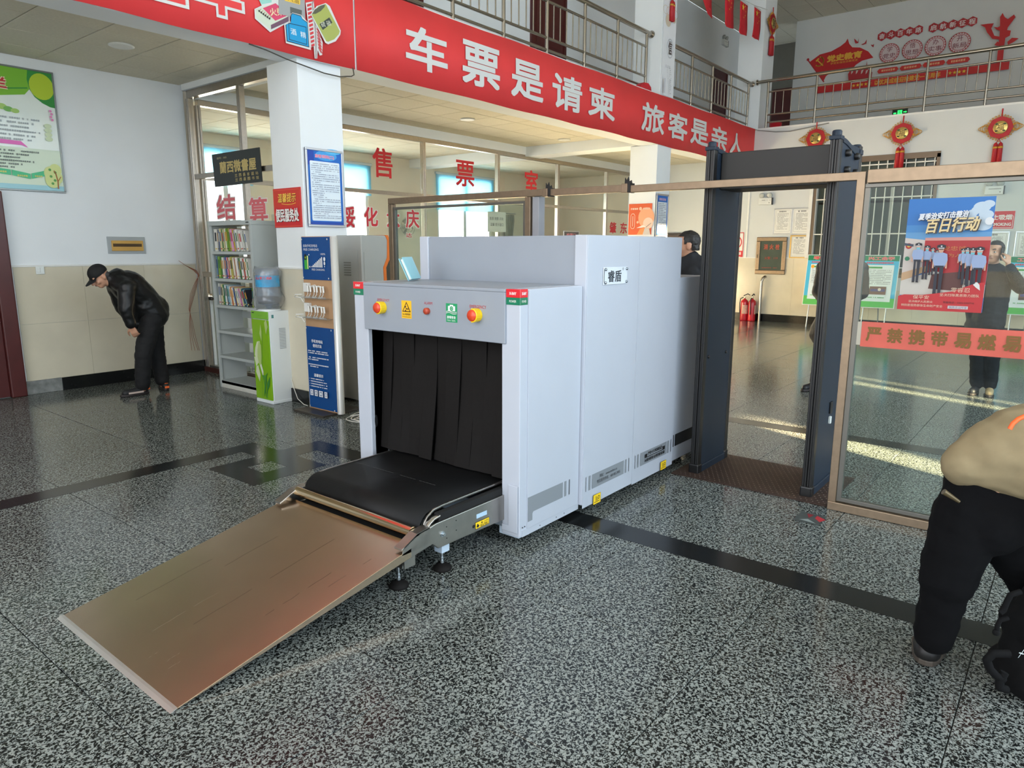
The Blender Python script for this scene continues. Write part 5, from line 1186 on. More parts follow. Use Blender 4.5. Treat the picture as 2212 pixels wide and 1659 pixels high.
# Chinese knots
gold_m = M('knot_gold', (204, 150, 60), .35, .5, var=.15, scale=60); kred = M('knot_red', (176, 26, 34), .55, var=.1, scale=50); kgr = M('knot_medal_gold', (206, 178, 104), .3, .7, var=.1, scale=40); kgn = M('knot_green', (30, 66, 40), .5)
def knot(c, U, lab, s=1.0):
    U = V(U); Z = V((0, 0, 1)); N = U.cross(Z); c = V(c)
    g = thing('chinese_knot', lab, 'knot ornament', tuple(c))
    def P(u, v, n=0): return c+U*u*s+Z*v*s+N*n*s
    put('hanging_cord', B().tube([P(0, .20, .02), P(0, .33, .015)], .012*s, 8), kred, g)
    put('diamond_body', B().prism([P(.20*cos(a)*(1 if i % 2 == 0 else .92), .20*sin(a)*(1 if i % 2 == 0 else .92), .005) for i, a in enumerate([2*pi*k/16 for k in range(16)])], N*.03*s), kred, g, .006)
    lb = B()
    for k in range(28):
        a = 2*pi*k/28; r = .205 if k % 7 else .225
        q = [P((r+.022*cos(t))*cos(a)-.012*sin(t)*sin(a), (r+.022*cos(t))*sin(a)+.012*sin(t)*cos(a), .02) for t in [2*pi*i/8 for i in range(9)]]
        lb.tube(q, .006*s, 5)
    put('gold_loops', lb, gold_m, g)
    for sg in (-1, 1):
        for k in range(3):
            put('side_loop', B().tube([P(sg*(.18+(.10+.03*k)*(1-cos(t))/2), (.075-.018*k)*sin(t), .02+.004*k) for t in [2*pi*i/18 for i in range(19)]], .006*s, 6), gold_m, g)
    md = put('medallion', B().lathe([(.0, .0), (.115*s, .0), (.115*s, .012*s), (.105*s, .018*s), (0, .018*s)], P(0, 0, .036), 28, ax=N), kgr, g)
    p = Print(P(0, 0, .055), U, UY, .001, .0005)
    for k in range(4): p.disc(.085*s*cos(pi/4+k*pi/2), .085*s*sin(pi/4+k*pi/2), .024*s, kgn, .014*s)
    p.disc(0, 0, .062*s, kgr); p.text('福', -.055*s, -.06*s, .055*s, .06*s, (116, 92, 40), .01); p.put('fu_character', md)
    for k, u in enumerate((-.045, .04)):
        t = put('tassel', B().lathe([(.012, .0), (.034*s, -.03*s), (.04*s, -.09*s), (.045*s, -.40*s), (.0, -.41*s)], P(u*.9, -.26, .03), 12), kred, g)
        put('tassel_band', B().lathe([(.041*s, -.07*s), (.043*s, -.07*s), (.043*s, -.11*s), (.041*s, -.11*s)], P(u*.9, -.26, .03), 12), gold_m, t)
    put('tassel_cord', B().tube([P(-.04, -.28, .03), P(0, -.19, .03), P(.036, -.28, .03)], .008*s, 6), kred, g)
knot((XE-.03, 3.10, 3.86), NX, 'red and gold knot with two tassels over the barred window on the far wall')
knot((XE-.03, 1.49, 3.81), NX, 'red and gold knot hanging over the police poster, past the barred window')
knot((XE-.03, 4.73, 3.91), NX, 'red and gold knot half hidden behind the detector crossbar')
knot((16.74, YB-.02, 6.52), (1, 0, 0), 'red and gold knot with one long tassel on the upper corner pillar', 1.0)
knot((11.90, YB-.02, 5.98), (1, 0, 0), 'red knot at the top of the long white hanging', .8)
# white vertical hanging on the second pillar
HG = thing('wall_hanging', 'long narrow white hanging with a circled character on the second pillar above the banner', 'hanging', (11.9, YB-.01, 4.3))
put('hanging_cloth', B().box(11.66, 12.13, YB-.012, YB-.002, 4.24, 5.95), M('hanging_cloth', (222, 224, 228), .7, var=.01), HG)
p = Print((11.66, YB-.012, 4.24), (1, 0, 0), UY, .001, .001); pale = (206, 194, 172)
for k in range(4): p.ring(.12*k+.06, 1.36, .10-.0*k, .012, pale, ry=.07)
p.disc(.16, 1.21, .10, pale, .10); p.disc(.36, 1.27, .08, pale, .06); p.ring(.26, .78, .115, .006, (150, 154, 166), ry=.155); p.text('信', .20, .68, .33, .90, (66, 50, 46), .01)
for k in range(3): p.text('诚信服务' if k < 2 else '信誉', .25-.07*k, .45-.0*k, .29-.07*k, .50, (170, 172, 180), 0); 
for k in range(14): p.scrib(.25, .45-k*.032, .31, .018, (170, 172, 180)); p.scrib(.16, .45-k*.02, .19, .012, (186, 188, 194), .6)
p.rect(.02, .02, .07, .26, (196, 198, 206)); p.put('hanging_lettering', HG)
# flags on a string
fm = M('flag_red', (206, 28, 44), .6, var=.05); fy = (236, 196, 60)
FS = props(put('flag_string', B().tube([(12.2, 5.98, 6.72), (13.4, 5.98, 6.56), (14.5, 5.98, 6.5), (15.5, 5.98, 6.58), (16.4, 6.03, 6.72)], .006, 6), M('string_white', (214, 214, 210), .7)), 'string of small red flags under the hall ceiling', 'string')
def star(p, u, v, r, rot=pi/2):
    p.poly([(u+(r if k % 2 == 0 else r*.4)*cos(rot+k*pi/5), v+(r if k % 2 == 0 else r*.4)*sin(rot+k*pi/5)) for k in range(10)], fy)
for k, (x, w, zt, dr, lab) in enumerate(((13.18, .42, 6.545, .10, 'small red flag pulled aslant, the end one of the row under the ceiling'), (14.22, .42, 6.475, .0, 'small red flag with yellow stars, next to the slanting one'), (14.95, .40, 6.50, -.01, 'small red flag with yellow stars, between two like it on the string'), (15.70, .38, 6.57, .0, 'small red flag with yellow stars nearest the corner pillar'))):
    g = thing('flag', lab, 'flag', (x, 5.98, zt)); rs = []
    for i in range(9):
        t = i/8; rs.append([V((x+w/2*s+dr*s*t*.3+.0*t, 5.98-.02*sin(s*3+t*4+k)*t-.004*j, zt-.01-t*.60-(dr*1.2*s*t if dr > .05 else 0)+.02*abs(s)*t)) for j, s in ((0, -1), (0, -.3), (0, .4), (0, 1), (1, 1), (1, .4), (1, -.3), (1, -1))])
    put('flag_cloth', B().rings(rs, True), fm, g)
    put('flag_sleeve', B().box(x-w/2, x+w/2, 5.974, 5.986, zt-.02, zt+.015), M('sleeve_white', (214, 208, 206), .7), g)
    p = Print((x-w/2, 5.955, zt-.62), (1, 0, 0), UY, .001, .002); star(p, .10, .50, .075)
    for u, v in ((.21, .56), (.24, .47), (.22, .39), (.15, .34)): star(p, u, v-.02, .022, u*9)
    p.put('flag_stars', g)
# slogan artwork on the upper far wall
SG = thing('wall_artwork', 'red slogan artwork with flag, discs and column on the upper wall behind the railing', 'wall art', (XS-.01, 4.2, 5.2))
p = Print((XS-.003, 0, 0), NX, UY, .0015, .002)
def s4(pts): return [(-q.y, q.z) for q in (onx(1720+.2224*x, 20+.2224*y, XS) for x, y in pts)]
ar, ar2, ago = (190, 30, 34), (170, 36, 44), (226, 170, 60)
p.poly(s4([(135,510),(230,440),(340,410),(430,360),(480,320),(500,285),(515,335),(545,370),(620,372),(700,410),(750,470),(640,500),(580,540),(540,590),(450,600),(330,620),(290,650),(265,700)]), ar)
p.line(s4([(112,490),(268,705)]), .03, ar2)
e = s4([(115,490)])[0]; p.disc(e[0], e[1], .035, ar2)
e2 = s4([(468,460)])[0]; p.text('党史教育', e2[0]-.42, e2[1]-.085, e2[0]+.42, e2[1]+.085, ago, .05)
e2 = s4([(465,512)])[0]; p.text('学党史强信念跟党走', e2[0]-.33, e2[1]-.025, e2[0]+.33, e2[1]+.03, ago, .0)
e = s4([(232,512)])[0]
p.line([(e[0]-.02+.11*cos(t), e[1]+.01+.11*sin(t)) for t in [radians(d) for d in range(-130, 81, 15)]], .03, ago); p.line([(e[0]-.07, e[1]+.05), (e[0]+.08, e[1]-.10)], .028, ago); p.line([(e[0]-.09, e[1]+.035), (e[0]-.04, e[1]+.08)], .042, ago)
for pts in ([(565,285),(600,320),(610,280),(605,330),(580,335),(570,320)], [(630,345),(665,330),(688,293),(682,335),(650,348)], [(725,345),(745,350),(758,338),(752,372),(738,362)]): p.poly(s4(pts), ar2)
for k, t in enumerate('奋斗百年路启航新征程'):
    x, y = (835+k*88.5, 265-k*15.2) if k < 5 else (1335+(k-5)*94.5, 183-(k-5)*15)
    e = s4([(x, y)])[0]; p.poly([(e[0]+.112*cos(radians(30+60*i)), e[1]+.112*sin(radians(30+60*i))) for i in range(6)], ar2); p.text(t, e[0]-.066, e[1]-.062, e[0]+.066, e[1]+.062, (216, 206, 206), .02)
for (x, y), (t1, t2) in zip(((910, 430), (1132, 395), (1356, 362), (1592, 330)), (('学', '党史'), ('悟', '思想'), ('办', '实事'), ('开', '新局'))):
    e = s4([(x, y)])[0]; p.disc(*e, .222, (206, 190, 192)); p.ring(*e, .222, .013, ar2); p.ring(*e, .178, .010, ar2)
    for k in range(22): p.disc(e[0]+.2*cos(k*2*pi/22), e[1]+.2*sin(k*2*pi/22), .012, ar2, n=6, step=(k == 0))
    p.text(t1, e[0]-.06, e[1]+.03, e[0]+.06, e[1]+.15, (120, 40, 56), .0); p.text(t2, e[0]-.14, e[1]-.12, e[0]+.14, e[1]-.005, (120, 40, 56), .0)
for x, y in ((896, 598), (1117, 569), (1343, 537), (1577, 508)):
    e = s4([(x, y)])[0]; p.poly([(e[0]-.24, e[1]), (e[0]-.20, e[1]-.055), (e[0]+.20, e[1]-.055), (e[0]+.24, e[1]), (e[0]+.20, e[1]+.055), (e[0]-.20, e[1]+.055)], (196, 44, 40)); p.scrib(e[0]-.14, e[1]-.028, e[0]+.15, .055, (224, 160, 120), 1)
bl_ = s4([(202, 800)])[0]; br_ = s4([(2070, 568)])[0]
p.rect(bl_[0], bl_[1]-.07, br_[0], bl_[1]+.10, (196, 34, 36))
ta, tb = s4([(768, 730)])[0], s4([(1408, 650)])[0]; p.text('以优异成绩迎接建党一百周年', ta[0], bl_[1]-.05, tb[0], bl_[1]+.075, ago, .02)
sA, sB, sC, sD = (s4([q])[0][0] for q in ((568, 750), (725, 735), (1500, 635), (1635, 618)))
for k in range(5): star(p, sA+(sB-sA)*k/4, bl_[1]+.01, .045)
for k in range(4): star(p, sC+(sD-sC)*k/3, bl_[1]+.01, .045)
p.poly(s4([(515,640),(540,590),(690,565),(720,600),(750,620),(740,690),(520,715)]), ar2)
p.poly(s4([(560,600),(690,560),(697,510),(700,560),(705,580)]), ar2)
for x in (545, 590, 640, 685): p.poly(s4([(x, 640), (x+4, 605), (x+26, 595), (x+14, 625)]), (206, 200, 194))
p.rect(*s4([(540, 726)])[0], *s4([(700, 694)])[0], (206, 200, 194))
p.poly(s4([(1950,540),(1975,300),(2040,265),(2030,330),(2020,420),(2010,535)]), ar); p.poly(s4([(1985,200),(1985,90),(2010,50),(2030,90),(2060,110),(2120,65),(2135,90),(2060,190),(2040,270),(1975,330)]), ar)
p.poly(s4([(1795,165),(1860,155),(1925,150),(1900,200),(1930,270),(1985,280),(2040,215),(2090,220),(2080,270),(2000,310),(1910,300),(1860,240),(1840,190)]), ar); p.poly(s4([(1925,185),(1960,190),(2000,170),(2000,230),(1950,210)]), ar); p.poly(s4([(2055,330),(2100,290),(2165,295),(2120,330),(2060,360)]), ar); p.poly(s4([(1930,360),(1960,325),(1990,350),(1960,370)]), ar)
p.put('artwork_print', SG)
EX = thing('exit_sign', 'small glowing green exit sign low on the upper wall behind the railing', 'exit sign', (XS-.03, 4.02, 4.96))
put('case', B().box(XS-.03, XS, 3.86, 4.20, 4.885, 5.045), M('exit_case', (20, 40, 28), .4), EX, .004)
p = Print((XS-.03, 4.20, 4.885), NX, UY, .001, .001); eg = M('exit_green', (40, 240, 90), .5, emit=1.6, var=0)
p.rect(.12, .03, .22, .13, eg); p.rect(.15, .05, .19, .11, (10, 50, 26)); p.line([(.16, .06), (.18, .09), (.17, .10)], .012, eg); p.poly([(.25, .07), (.30, .07), (.30, .055), (.325, .08), (.30, .105), (.30, .09), (.25, .09)], eg); p.rect(.03, .05, .09, .08, eg); p.put('exit_symbols', EX)
# red bucket and red cloth on the balcony
props(put('bucket', B().lathe([(.0, 0), (.10, 0), (.13, .2), (.135, .2), (.105, .005)], (16.75, 5.80, ZB+.0), 20), M('bucket_red', (206, 30, 50), .4)), 'red bucket on the upper floor by the corner pillar', 'bucket')
rc = B(); rc.prism([(11.0, 6.08, 4.236), (11.38, 6.08, 4.236), (11.36, 6.08, 4.30), (11.27, 6.08, 4.35), (11.12, 6.08, 4.34), (11.02, 6.08, 4.29)], (0, .10, 0))
props(put('red_bag', rc, M('bag_red', (196, 30, 44), .6, var=.15)), 'red bag lying behind the banner by the end of the railing', 'bag')
props(put('loose_cable', B().tube([(XE-.01, 6.0, 4.2), (XE-.015, 5.6, 4.13), (XE-.015, 5.3, 4.11), (XE-.015, 4.9, 4.15), (XE-.01, 4.5, 4.2)], .012, 6), M('cable_grey', (150, 150, 146), .5)), 'grey cable sagging along the top edge of the far wall', 'cable')
# ceiling lights
def clight(x, y, z, lab, r=.09):
    g = thing('ceiling_light', lab, 'ceiling light', (x, y, z)); put('rim', B().lathe([(r, .0), (r+.025, .0), (r+.03, -.012), (r+.01, -.02), (r, -.016)], (x, y, z), 28), M('light_rim', (226, 226, 220), .4), g)
    put('diffuser', B().lathe([(0, -.012), (r, -.012), (r, -.004), (0, -.004)], (x, y, z), 24), M('light_diffuser', (232, 236, 236), .5), g)
clight(3.451, 7.748, ZC, 'round ceiling light over the bent man'); q = onz(1010, 257, ZC); clight(q.x, q.y, ZC, 'round ceiling light under the balcony, above the first brush character'); q = onz(1219, 301, ZC); clight(q.x, q.y, ZC, 'round ceiling light under the balcony, in front of the second pillar'); q = onz(1482, 358, ZC); clight(q.x, q.y, ZC, 'round ceiling light under the balcony, past the second pillar')
# paper scrap, things in the office
sc_ = Print((0, 0, .001), (1, 0, 0), (0, 1, 0), .0004, .0006)
props(sc_.rect(4.24, 1.05, 4.42, 1.20, (60, 66, 66)).poly([(4.30, 1.06), (4.36, 1.04), (4.40, 1.10), (4.35, 1.10)], (170, 40, 50)).poly([(4.33, 1.13), (4.40, 1.12), (4.40, 1.16)], (120, 30, 40)).poly([(4.26, 1.07), (4.31, 1.13), (4.27, 1.17)], (128, 136, 134)).put('torn_sticker'), 'torn floor sticker with red scraps lying before the barrier', 'sticker')
ob = thing('desk_monitor', 'dark monitor on the ticket counter seen just past the scanner corner', 'monitor', (7.9, 9.25, .985))
put('screen', B().box(7.60, 8.2, 9.2, 9.23, 1.06, 1.42), M('monitor_dark', (52, 54, 54), .3), ob, .006); put('stand', B().box(7.8, 8.0, 9.19, 9.3, .985, 1.0).box(7.88, 7.92, 9.21, 9.24, 1.0, 1.1), M('monitor_dark', (52, 54, 54), .3), ob)
g, p = panel('paper_note', 'white paper note with printed lines on the ticket office glass', (10.45, 8.956, 1.93), (1, 0, 0), .55, .38, (186, 190, 184), 'note', None, .003); p.text('售票 购票 问询', .06, .22, .47, .28, (90, 92, 92), .0); p.text('温馨 提示窗口', .08, .11, .47, .17, (90, 92, 92), .0); p.put('note_print', g)
cu = M('office_curtain', (150, 148, 132), .8, var=.15, scale=6)
def curtain(x, lab):
    g = thing('curtain', lab, 'curtain', (x, 12.2, 1.2)); rs = []
    for z, w, a in ((2.5, .42, .03), (2.35, .40, .045), (1.9, .24, .04), (1.7, .22, .04), (1.3, .32, .05), (1.0, .36, .05)):
        rs.append([V((x-w/2+w*i/16, 12.16+a*sin(i*1.7), z)) for i in range(17)]+[V((x+w/2-w*i/16, 12.19+a*sin((16-i)*1.7), z)) for i in range(17)])
    put('curtain_cloth', B().rings(rs, True), cu, g); put('curtain_rod', B().cyl((x-.3, 12.2, 2.54), (x+.3, 12.2, 2.54), .012), alu, g)
curtain(15.1, 'grey curtain tied in the middle inside the ticket office, next to the wide window')
fnm = thing('wall_fan', 'grey wall fan inside the ticket office between the windows', 'fan', (11.3, 12.1, 2.1))
fbb = B(); 
for k in range(3):
    r = .07+.07*k; fbb.tube([(11.3+r*cos(t), 12.05, 2.1+r*sin(t)) for t in [2*pi*i/24 for i in range(25)]], .006, 5)
put('fan_cage', fbb, M('fan_grey', (176, 172, 160), .5), fnm); put('fan_motor', B().cyl((11.3, 12.06, 2.1), (11.3, 12.3, 2.1), .05), M('fan_grey', (176, 172, 160), .5), fnm)
for k in range(3): put('fan_blade', B().prism([(11.3+.03*cos(2.1*k), 12.08, 2.1+.03*sin(2.1*k)), (11.3+.19*cos(2.1*k-.3), 12.07, 2.1+.19*sin(2.1*k-.3)), (11.3+.19*cos(2.1*k+.4), 12.09, 2.1+.19*sin(2.1*k+.4))], (0, .004, 0)), M('fan_blade', (150, 146, 136), .5), fnm)
g, p = panel('desk_sign', 'small dark desk sign with pink characters behind the scanner top', (12.98, 8.956, 1.70), (1, 0, 0), .62, .30, (96, 92, 98), 'sign', alu, .01, .02); p.rect(.03, .03, .59, .15, (214, 214, 210)); p.text('检票口', .12, .18, .48, .25, (226, 140, 160), .02); p.put('sign_print', g)
cb_ = thing('office_cabinet', 'low grey cabinet inside the ticket office behind the barrier post', 'cabinet', (15.4, 12.0, 0)); put('body', B().box(15.55, 16.6, 11.75, 12.28, 0, 1.75), M('cabinet_taupe', (170, 154, 138), .5), cb_, .01); put('door', B().box(15.58, 16.06, 11.735, 11.75, .1, 1.7).box(16.1, 16.57, 11.735, 11.75, .1, 1.7), M('cabinet_taupe', (170, 154, 138), .5), cb_, .006)
# notice frame under the corner (behind the head of the guard)
g, p = panel('dark_panel', 'dark framed panel on the far wall behind the head of the guard', (XE-.002, 8.3, 1.42), NX, .95, .58, (66, 54, 50), 'panel', M('panel_frame_dark', (44, 38, 36), .4), .03, .04)
p.rect(.06, .06, .89, .52, (84, 70, 64)); p.put('panel_face', g)

# police poster on the barrier glass
PP = thing('police_poster', 'blue and red police campaign poster stuck to the barrier glass', 'poster', (4.588, .6, 1.28))
put('poster_sheet', B().box(4.5935, 4.5965, .402, .810, 1.283, 1.897), M('poster_paper', (222, 226, 228), .3), PP)
p = Print((4.5935, .810, 1.283), (0, -1, 0), UY, .00025, .0004); w, h = .408, .614
_mi = p.mi
p.mi = lambda c, rough=.55: _mi(tuple(int(x*.86) for x in c) if isinstance(c, tuple) else c, rough)
p.rect(0, 0, w, h, (40, 118, 196)); p.rect(0, .39, w, .44, (96, 156, 206)); p.rect(0, .43, w, .47, (66, 138, 202))
for x, y, r in ((.35, .56, .04), (.372, .52, .034), (.378, .575, .028), (.33, .545, .028), (.30, .50, .036), (.34, .48, .045), (.27, .46, .032), (.365, .465, .04), (.31, .53, .026)): p.disc(x, y, r, (196, 214, 230), r*.7)
p.poly([(0, .40), (.13, .385), (.13, .22), (0, .20)], (206, 196, 188)); p.poly([(.10, .40), (w, .405), (w, .15), (.10, .21)], (176, 34, 40)); p.poly([(.10, .40), (w, .405), (w, .385), (.10, .385)], (214, 150, 140)); p.poly([(0, .205), (.13, .25), (.13, .22), (0, .155)], (196, 160, 120)); p.poly([(0, .16), (.16, .22), (w, .15), (w, .08), (0, .08)], (206, 200, 190)); p.poly([(.14, .12), (.30, .11), (.31, .22), (.15, .20)], (92, 50, 46))
p.disc(.022, .355, .016, (176, 36, 34)); p.disc(.022, .357, .009, (226, 180, 60)); p.poly([(.0, .372), (.045, .365), (.045, .352), (0, .358)][::-1], (60, 70, 90)); p.disc(.02, .285, .012, (40, 130, 90))
p.text('党忠诚', .19, .33, .30, .355, (206, 130, 70), .0); p.text('为人民', .22, .295, .31, .315, (206, 130, 70), .0)
def cop(x, y, s, mask=True, dark=False):
    sk, sh, nv = (206, 160, 136), (150, 170, 206), (30, 34, 50)
    p.poly([(x-.032*s, y-.02*s), (x-.014*s, y-.02*s), (x-.006*s, y-.26*s), (x-.034*s, y-.26*s)], nv); p.poly([(x+.002*s, y-.02*s), (x+.034*s, y-.02*s), (x+.03*s, y-.26*s), (x+.006*s, y-.26*s)], nv)
    p.poly([(x-.036*s, y-.27*s), (x-.008*s, y-.27*s), (x-.008*s, y-.255*s), (x-.03*s, y-.255*s)], (20, 20, 24)); p.poly([(x+.006*s, y-.27*s), (x+.036*s, y-.27*s), (x+.03*s, y-.255*s), (x+.006*s, y-.255*s)], (20, 20, 24))
    for q in (-1, 1): p.poly([(x+q*.046*s, y+.06*s), (x+q*.058*s, y+.05*s), (x+q*.06*s, y-.03*s), (x+q*.046*s, y-.03*s)][::q], sk)
    p.poly([(x-.038*s, y-.02*s), (x+.038*s, y-.02*s), (x+.06*s, y+.045*s), (x+.052*s, y+.10*s), (x+.015*s, y+.115*s), (x-.015*s, y+.115*s), (x-.052*s, y+.10*s), (x-.06*s, y+.045*s)], sh); p.rect(x-.036*s, y-.022*s, x+.036*s, y-.005*s, nv)
    p.disc(x, y+.137*s, .021*s, sk, .027*s); p.poly([(x-.036*s, y+.157*s), (x-.022*s, y+.15*s), (x+.022*s, y+.15*s), (x+.036*s, y+.157*s), (x+.034*s, y+.178*s), (x, y+.19*s), (x-.034*s, y+.178*s)], (26, 28, 40)); p.rect(x-.024*s, y+.149*s, x+.024*s, y+.157*s, (206, 206, 210)); p.disc(x, y+.17*s, .007*s, (220, 220, 222))
    if mask: p.poly([(x-.02*s, y+.135*s), (x+.02*s, y+.135*s), (x+.015*s, y+.113*s), (x-.015*s, y+.113*s)], (110, 190, 206))
    else: p.rect(x-.017*s, y+.139*s, x+.017*s, y+.147*s, (40, 36, 40))
cop(.166, .285, .26); cop(.145, .285, .33); cop(.117, .282, .41); cop(.29, .275, .36); cop(.31, .266, .44); cop(.335, .252, .51); cop(.075, .283, .48); cop(.187, .252, .60, False); cop(.368, .243, .58)
p.poly([(0, 0), (w, 0), (w, .165), (.36, .155), (.26, .11), (.12, .085), (.03, .085), (0, .075)], (196, 36, 42))
p.text('夏季治安打击整治', .065, .498, .30, .535, (30, 40, 60), .05, shear=.2, rot=.06); p.text('夏季治安打击整治', .062, .502, .297, .538, (232, 236, 240), .03, shear=.2, rot=.06)
p.text('百日行动', .105, .425, .355, .505, (60, 44, 24), .05, shear=.2, rot=.05); p.text('百日行动', .101, .430, .350, .508, (232, 206, 150), .02, shear=.2, rot=.05)
cr_ = (236, 206, 180); p.text('零容忍', .255, .106, .345, .132, cr_, .01); p.text('坚决扫除黑恶势力团队', .205, .082, .39, .098, cr_, .01); p.text('保平安', .075, .062, .155, .084, cr_, .01); p.text('坚决维护人民群众', .055, .042, .175, .055, cr_, .01); p.text('特别是弱势群体生命财产安全', .02, .019, .225, .034, cr_, .01); p.text('举报电话：0455-5507710', .225, .044, .37, .056, (60, 30, 30), .0); p.rect(.25, .016, .345, .032, (214, 206, 206)); p.text('城西派出所宣', .255, .018, .34, .030, (60, 60, 110), .0)
p.poly([(.355, .15), (.372, .165), (.385, .15), (.39, .12), (.37, .135)], (226, 226, 222)); p.disc(w-.014, .485, .02, (226, 230, 232)); p.put('poster_print', PP)

# ================================================================== people
def sculpt(name, b, voxel, mats, parent=None, smooth=5, wr=0, ws=9, cut=None):
    """Grow one continuous skin over overlapping volumes (voxel remesh), soften it and add cloth wrinkles."""
    me = b.mesh('raw', mats); bm = bmesh.new(); bm.from_mesh(me); bmesh.ops.remove_doubles(bm, verts=bm.verts, dist=1e-5); bmesh.ops.recalc_face_normals(bm, faces=bm.faces); bm.to_mesh(me); bm.free()
    o = bpy.data.objects.new('raw', me); COL.objects.link(o)
    r = o.modifiers.new('r', 'REMESH'); r.mode = 'VOXEL'; r.voxel_size = voxel; r.use_smooth_shade = True
    if smooth: s = o.modifiers.new('s', 'SMOOTH'); s.iterations = smooth; s.factor = .5
    dg = bpy.context.evaluated_depsgraph_get(); dg.update()
    out = bpy.data.meshes.new_from_object(o.evaluated_get(dg)); bpy.data.objects.remove(o); bpy.data.meshes.remove(me)
    out.name = name
    if wr:
        out.update(); ns = [v.normal.copy() for v in out.vertices]
        for v, n in zip(out.vertices, ns):
            q = V((v.co.x*ws, v.co.y*ws, v.co.z*ws*1.6)); f = noise.noise(q)+.5*noise.noise(q*2.3)
            v.co += n*wr*f
    if cut:
        bm = bmesh.new(); bm.from_mesh(out); bmesh.ops.delete(bm, geom=[v for v in bm.verts if cut(v.co)], context='VERTS'); bm.to_mesh(out); bm.free()
    for p_ in out.polygons: p_.use_smooth = True
    if not out.materials: out.materials.append(mats)
    return put(name, out, mats, parent)
def frame3(up, fwd):
    up = V(up).normalized(); f = V(fwd); f = (f-up*f.dot(up)).normalized(); r = f.cross(up)
    m = Matrix((r, f, up)).transposed(); return m          # columns: right, forward, up
skin = M('skin', (196, 146, 118), .5, var=.06, scale=20); hair_m = M('black_hair', (20, 18, 18), .5, var=.2, scale=200)
def head_vol(b, c, m, s=1):
    e = lambda p, r, rot=None: b.ell(V(c)+m @ (V(p)*s), tuple(k*s for k in r), 18, 12, 0, m)
    e((0, -.012, .035), (.075, .094, .085)); e((0, .012, -.02), (.066, .078, .085)); e((0, .045, -.075), (.042, .036, .034)); e((0, .02, -.055), (.058, .058, .05))
    b.cap(V(c)+m @ V((0, .086, .02))*s, V(c)+m @ V((0, .106, -.022))*s, .009*s, .016*s); b.ell(V(c)+m @ V((.014, .092, -.026))*s, (.009*s,)*3); b.ell(V(c)+m @ V((-.014, .092, -.026))*s, (.009*s,)*3)
    b.cap(V(c)+m @ V((-.04, .07, .028))*s, V(c)+m @ V((.04, .07, .028))*s, .016*s, .016*s); b.cap(V(c)+m @ V((-.018, .082, -.052))*s, V(c)+m @ V((.018, .082, -.052))*s, .010*s, .010*s)
    for q in (-1, 1):
        e((q*.076, -.012, -.005), (.010, .022, .034)); e((q*.04, .055, -.025), (.026, .026, .024))
def face_bits(parent, c, m, s=1):
    for q in (-1, 1):
        ey = put('eye', B().ell(V(c)+m @ V((q*.031, .0765, .006))*s, (.014*s, .010*s, .007*s), 12, 8, 0, m), M('eye_white', (206, 200, 192), .3), parent)
        put('iris', B().ell(V(c)+m @ V((q*.031, .085, .006))*s, (.006*s, .003*s, .006*s), 10, 6, 0, m), M('iris_dark', (30, 20, 16), .2), ey)
        put('eyebrow', B().tube([V(c)+m @ V((q*x, y, z))*s for x, y, z in ((.014, .091, .03), (.032, .086, .036), (.052, .072, .031))], [.004*s, .005*s, .003*s], 6), hair_m, parent)
    put('lips', B().tube([V(c)+m @ V((x, y, z))*s for x, y, z in ((-.024, .083, -.053), (-.008, .0925, -.050), (.008, .0925, -.050), (.024, .083, -.053))], [.003*s, .006*s, .006*s, .003*s], 8), M('lips', (150, 92, 84), .5), parent)
def hand_vol(b, wrist, d, n, thumb, curl=.5, s=1):
    """palm and five fingers: d along the hand, n out of the back of the hand, thumb towards the thumb side"""
    w = V(wrist); d = V(d).normalized(); n = V(n); n = (n-d*n.dot(d)).normalized(); t = d.cross(n).normalized()
    if t.dot(V(thumb)) < 0: t = -t
    b.cap(w-d*.02, w+d*.02, .026*s, .024*s)
    for q in (-.028, -.009, .010, .029): b.cap(w+d*.015*s+t*q*.6*s, w+d*.078*s+t*q*s, .014*s, .0115*s)
    for k, (q, L) in enumerate(((.031, .070), (.0105, .080), (-.0105, .074), (-.030, .058))):
        p0 = w+d*.080*s+t*q*s; a = curl*(.7+.12*k)
        d1 = d*cos(a)-n*sin(a); p1 = p0+d1*L*.45*s; d2 = d*cos(2*a)-n*sin(2*a); p2 = p1+d2*L*.32*s; d3 = d*cos(2.8*a)-n*sin(2.8*a); p3 = p2+d3*L*.25*s
        b.cap(p0, p1, .0092*s, .0085*s, 10); b.cap(p1, p2, .0085*s, .0078*s, 10); b.cap(p2, p3, .0078*s, .0066*s, 10)
    p0 = w+d*.022*s+t*.026*s; p1 = p0+(d*.6+t*.75-n*.25).normalized()*.042*s; p2 = p1+(d*.85+t*.3-n*.35).normalized()*.034*s; p3 = p2+(d*.95-n*.35).normalized()*.026*s
    b.cap(p0, p1, .014*s, .0115*s, 10); b.cap(p1, p2, .0115*s, .0098*s, 10); b.cap(p2, p3, .0098*s, .008*s, 10)
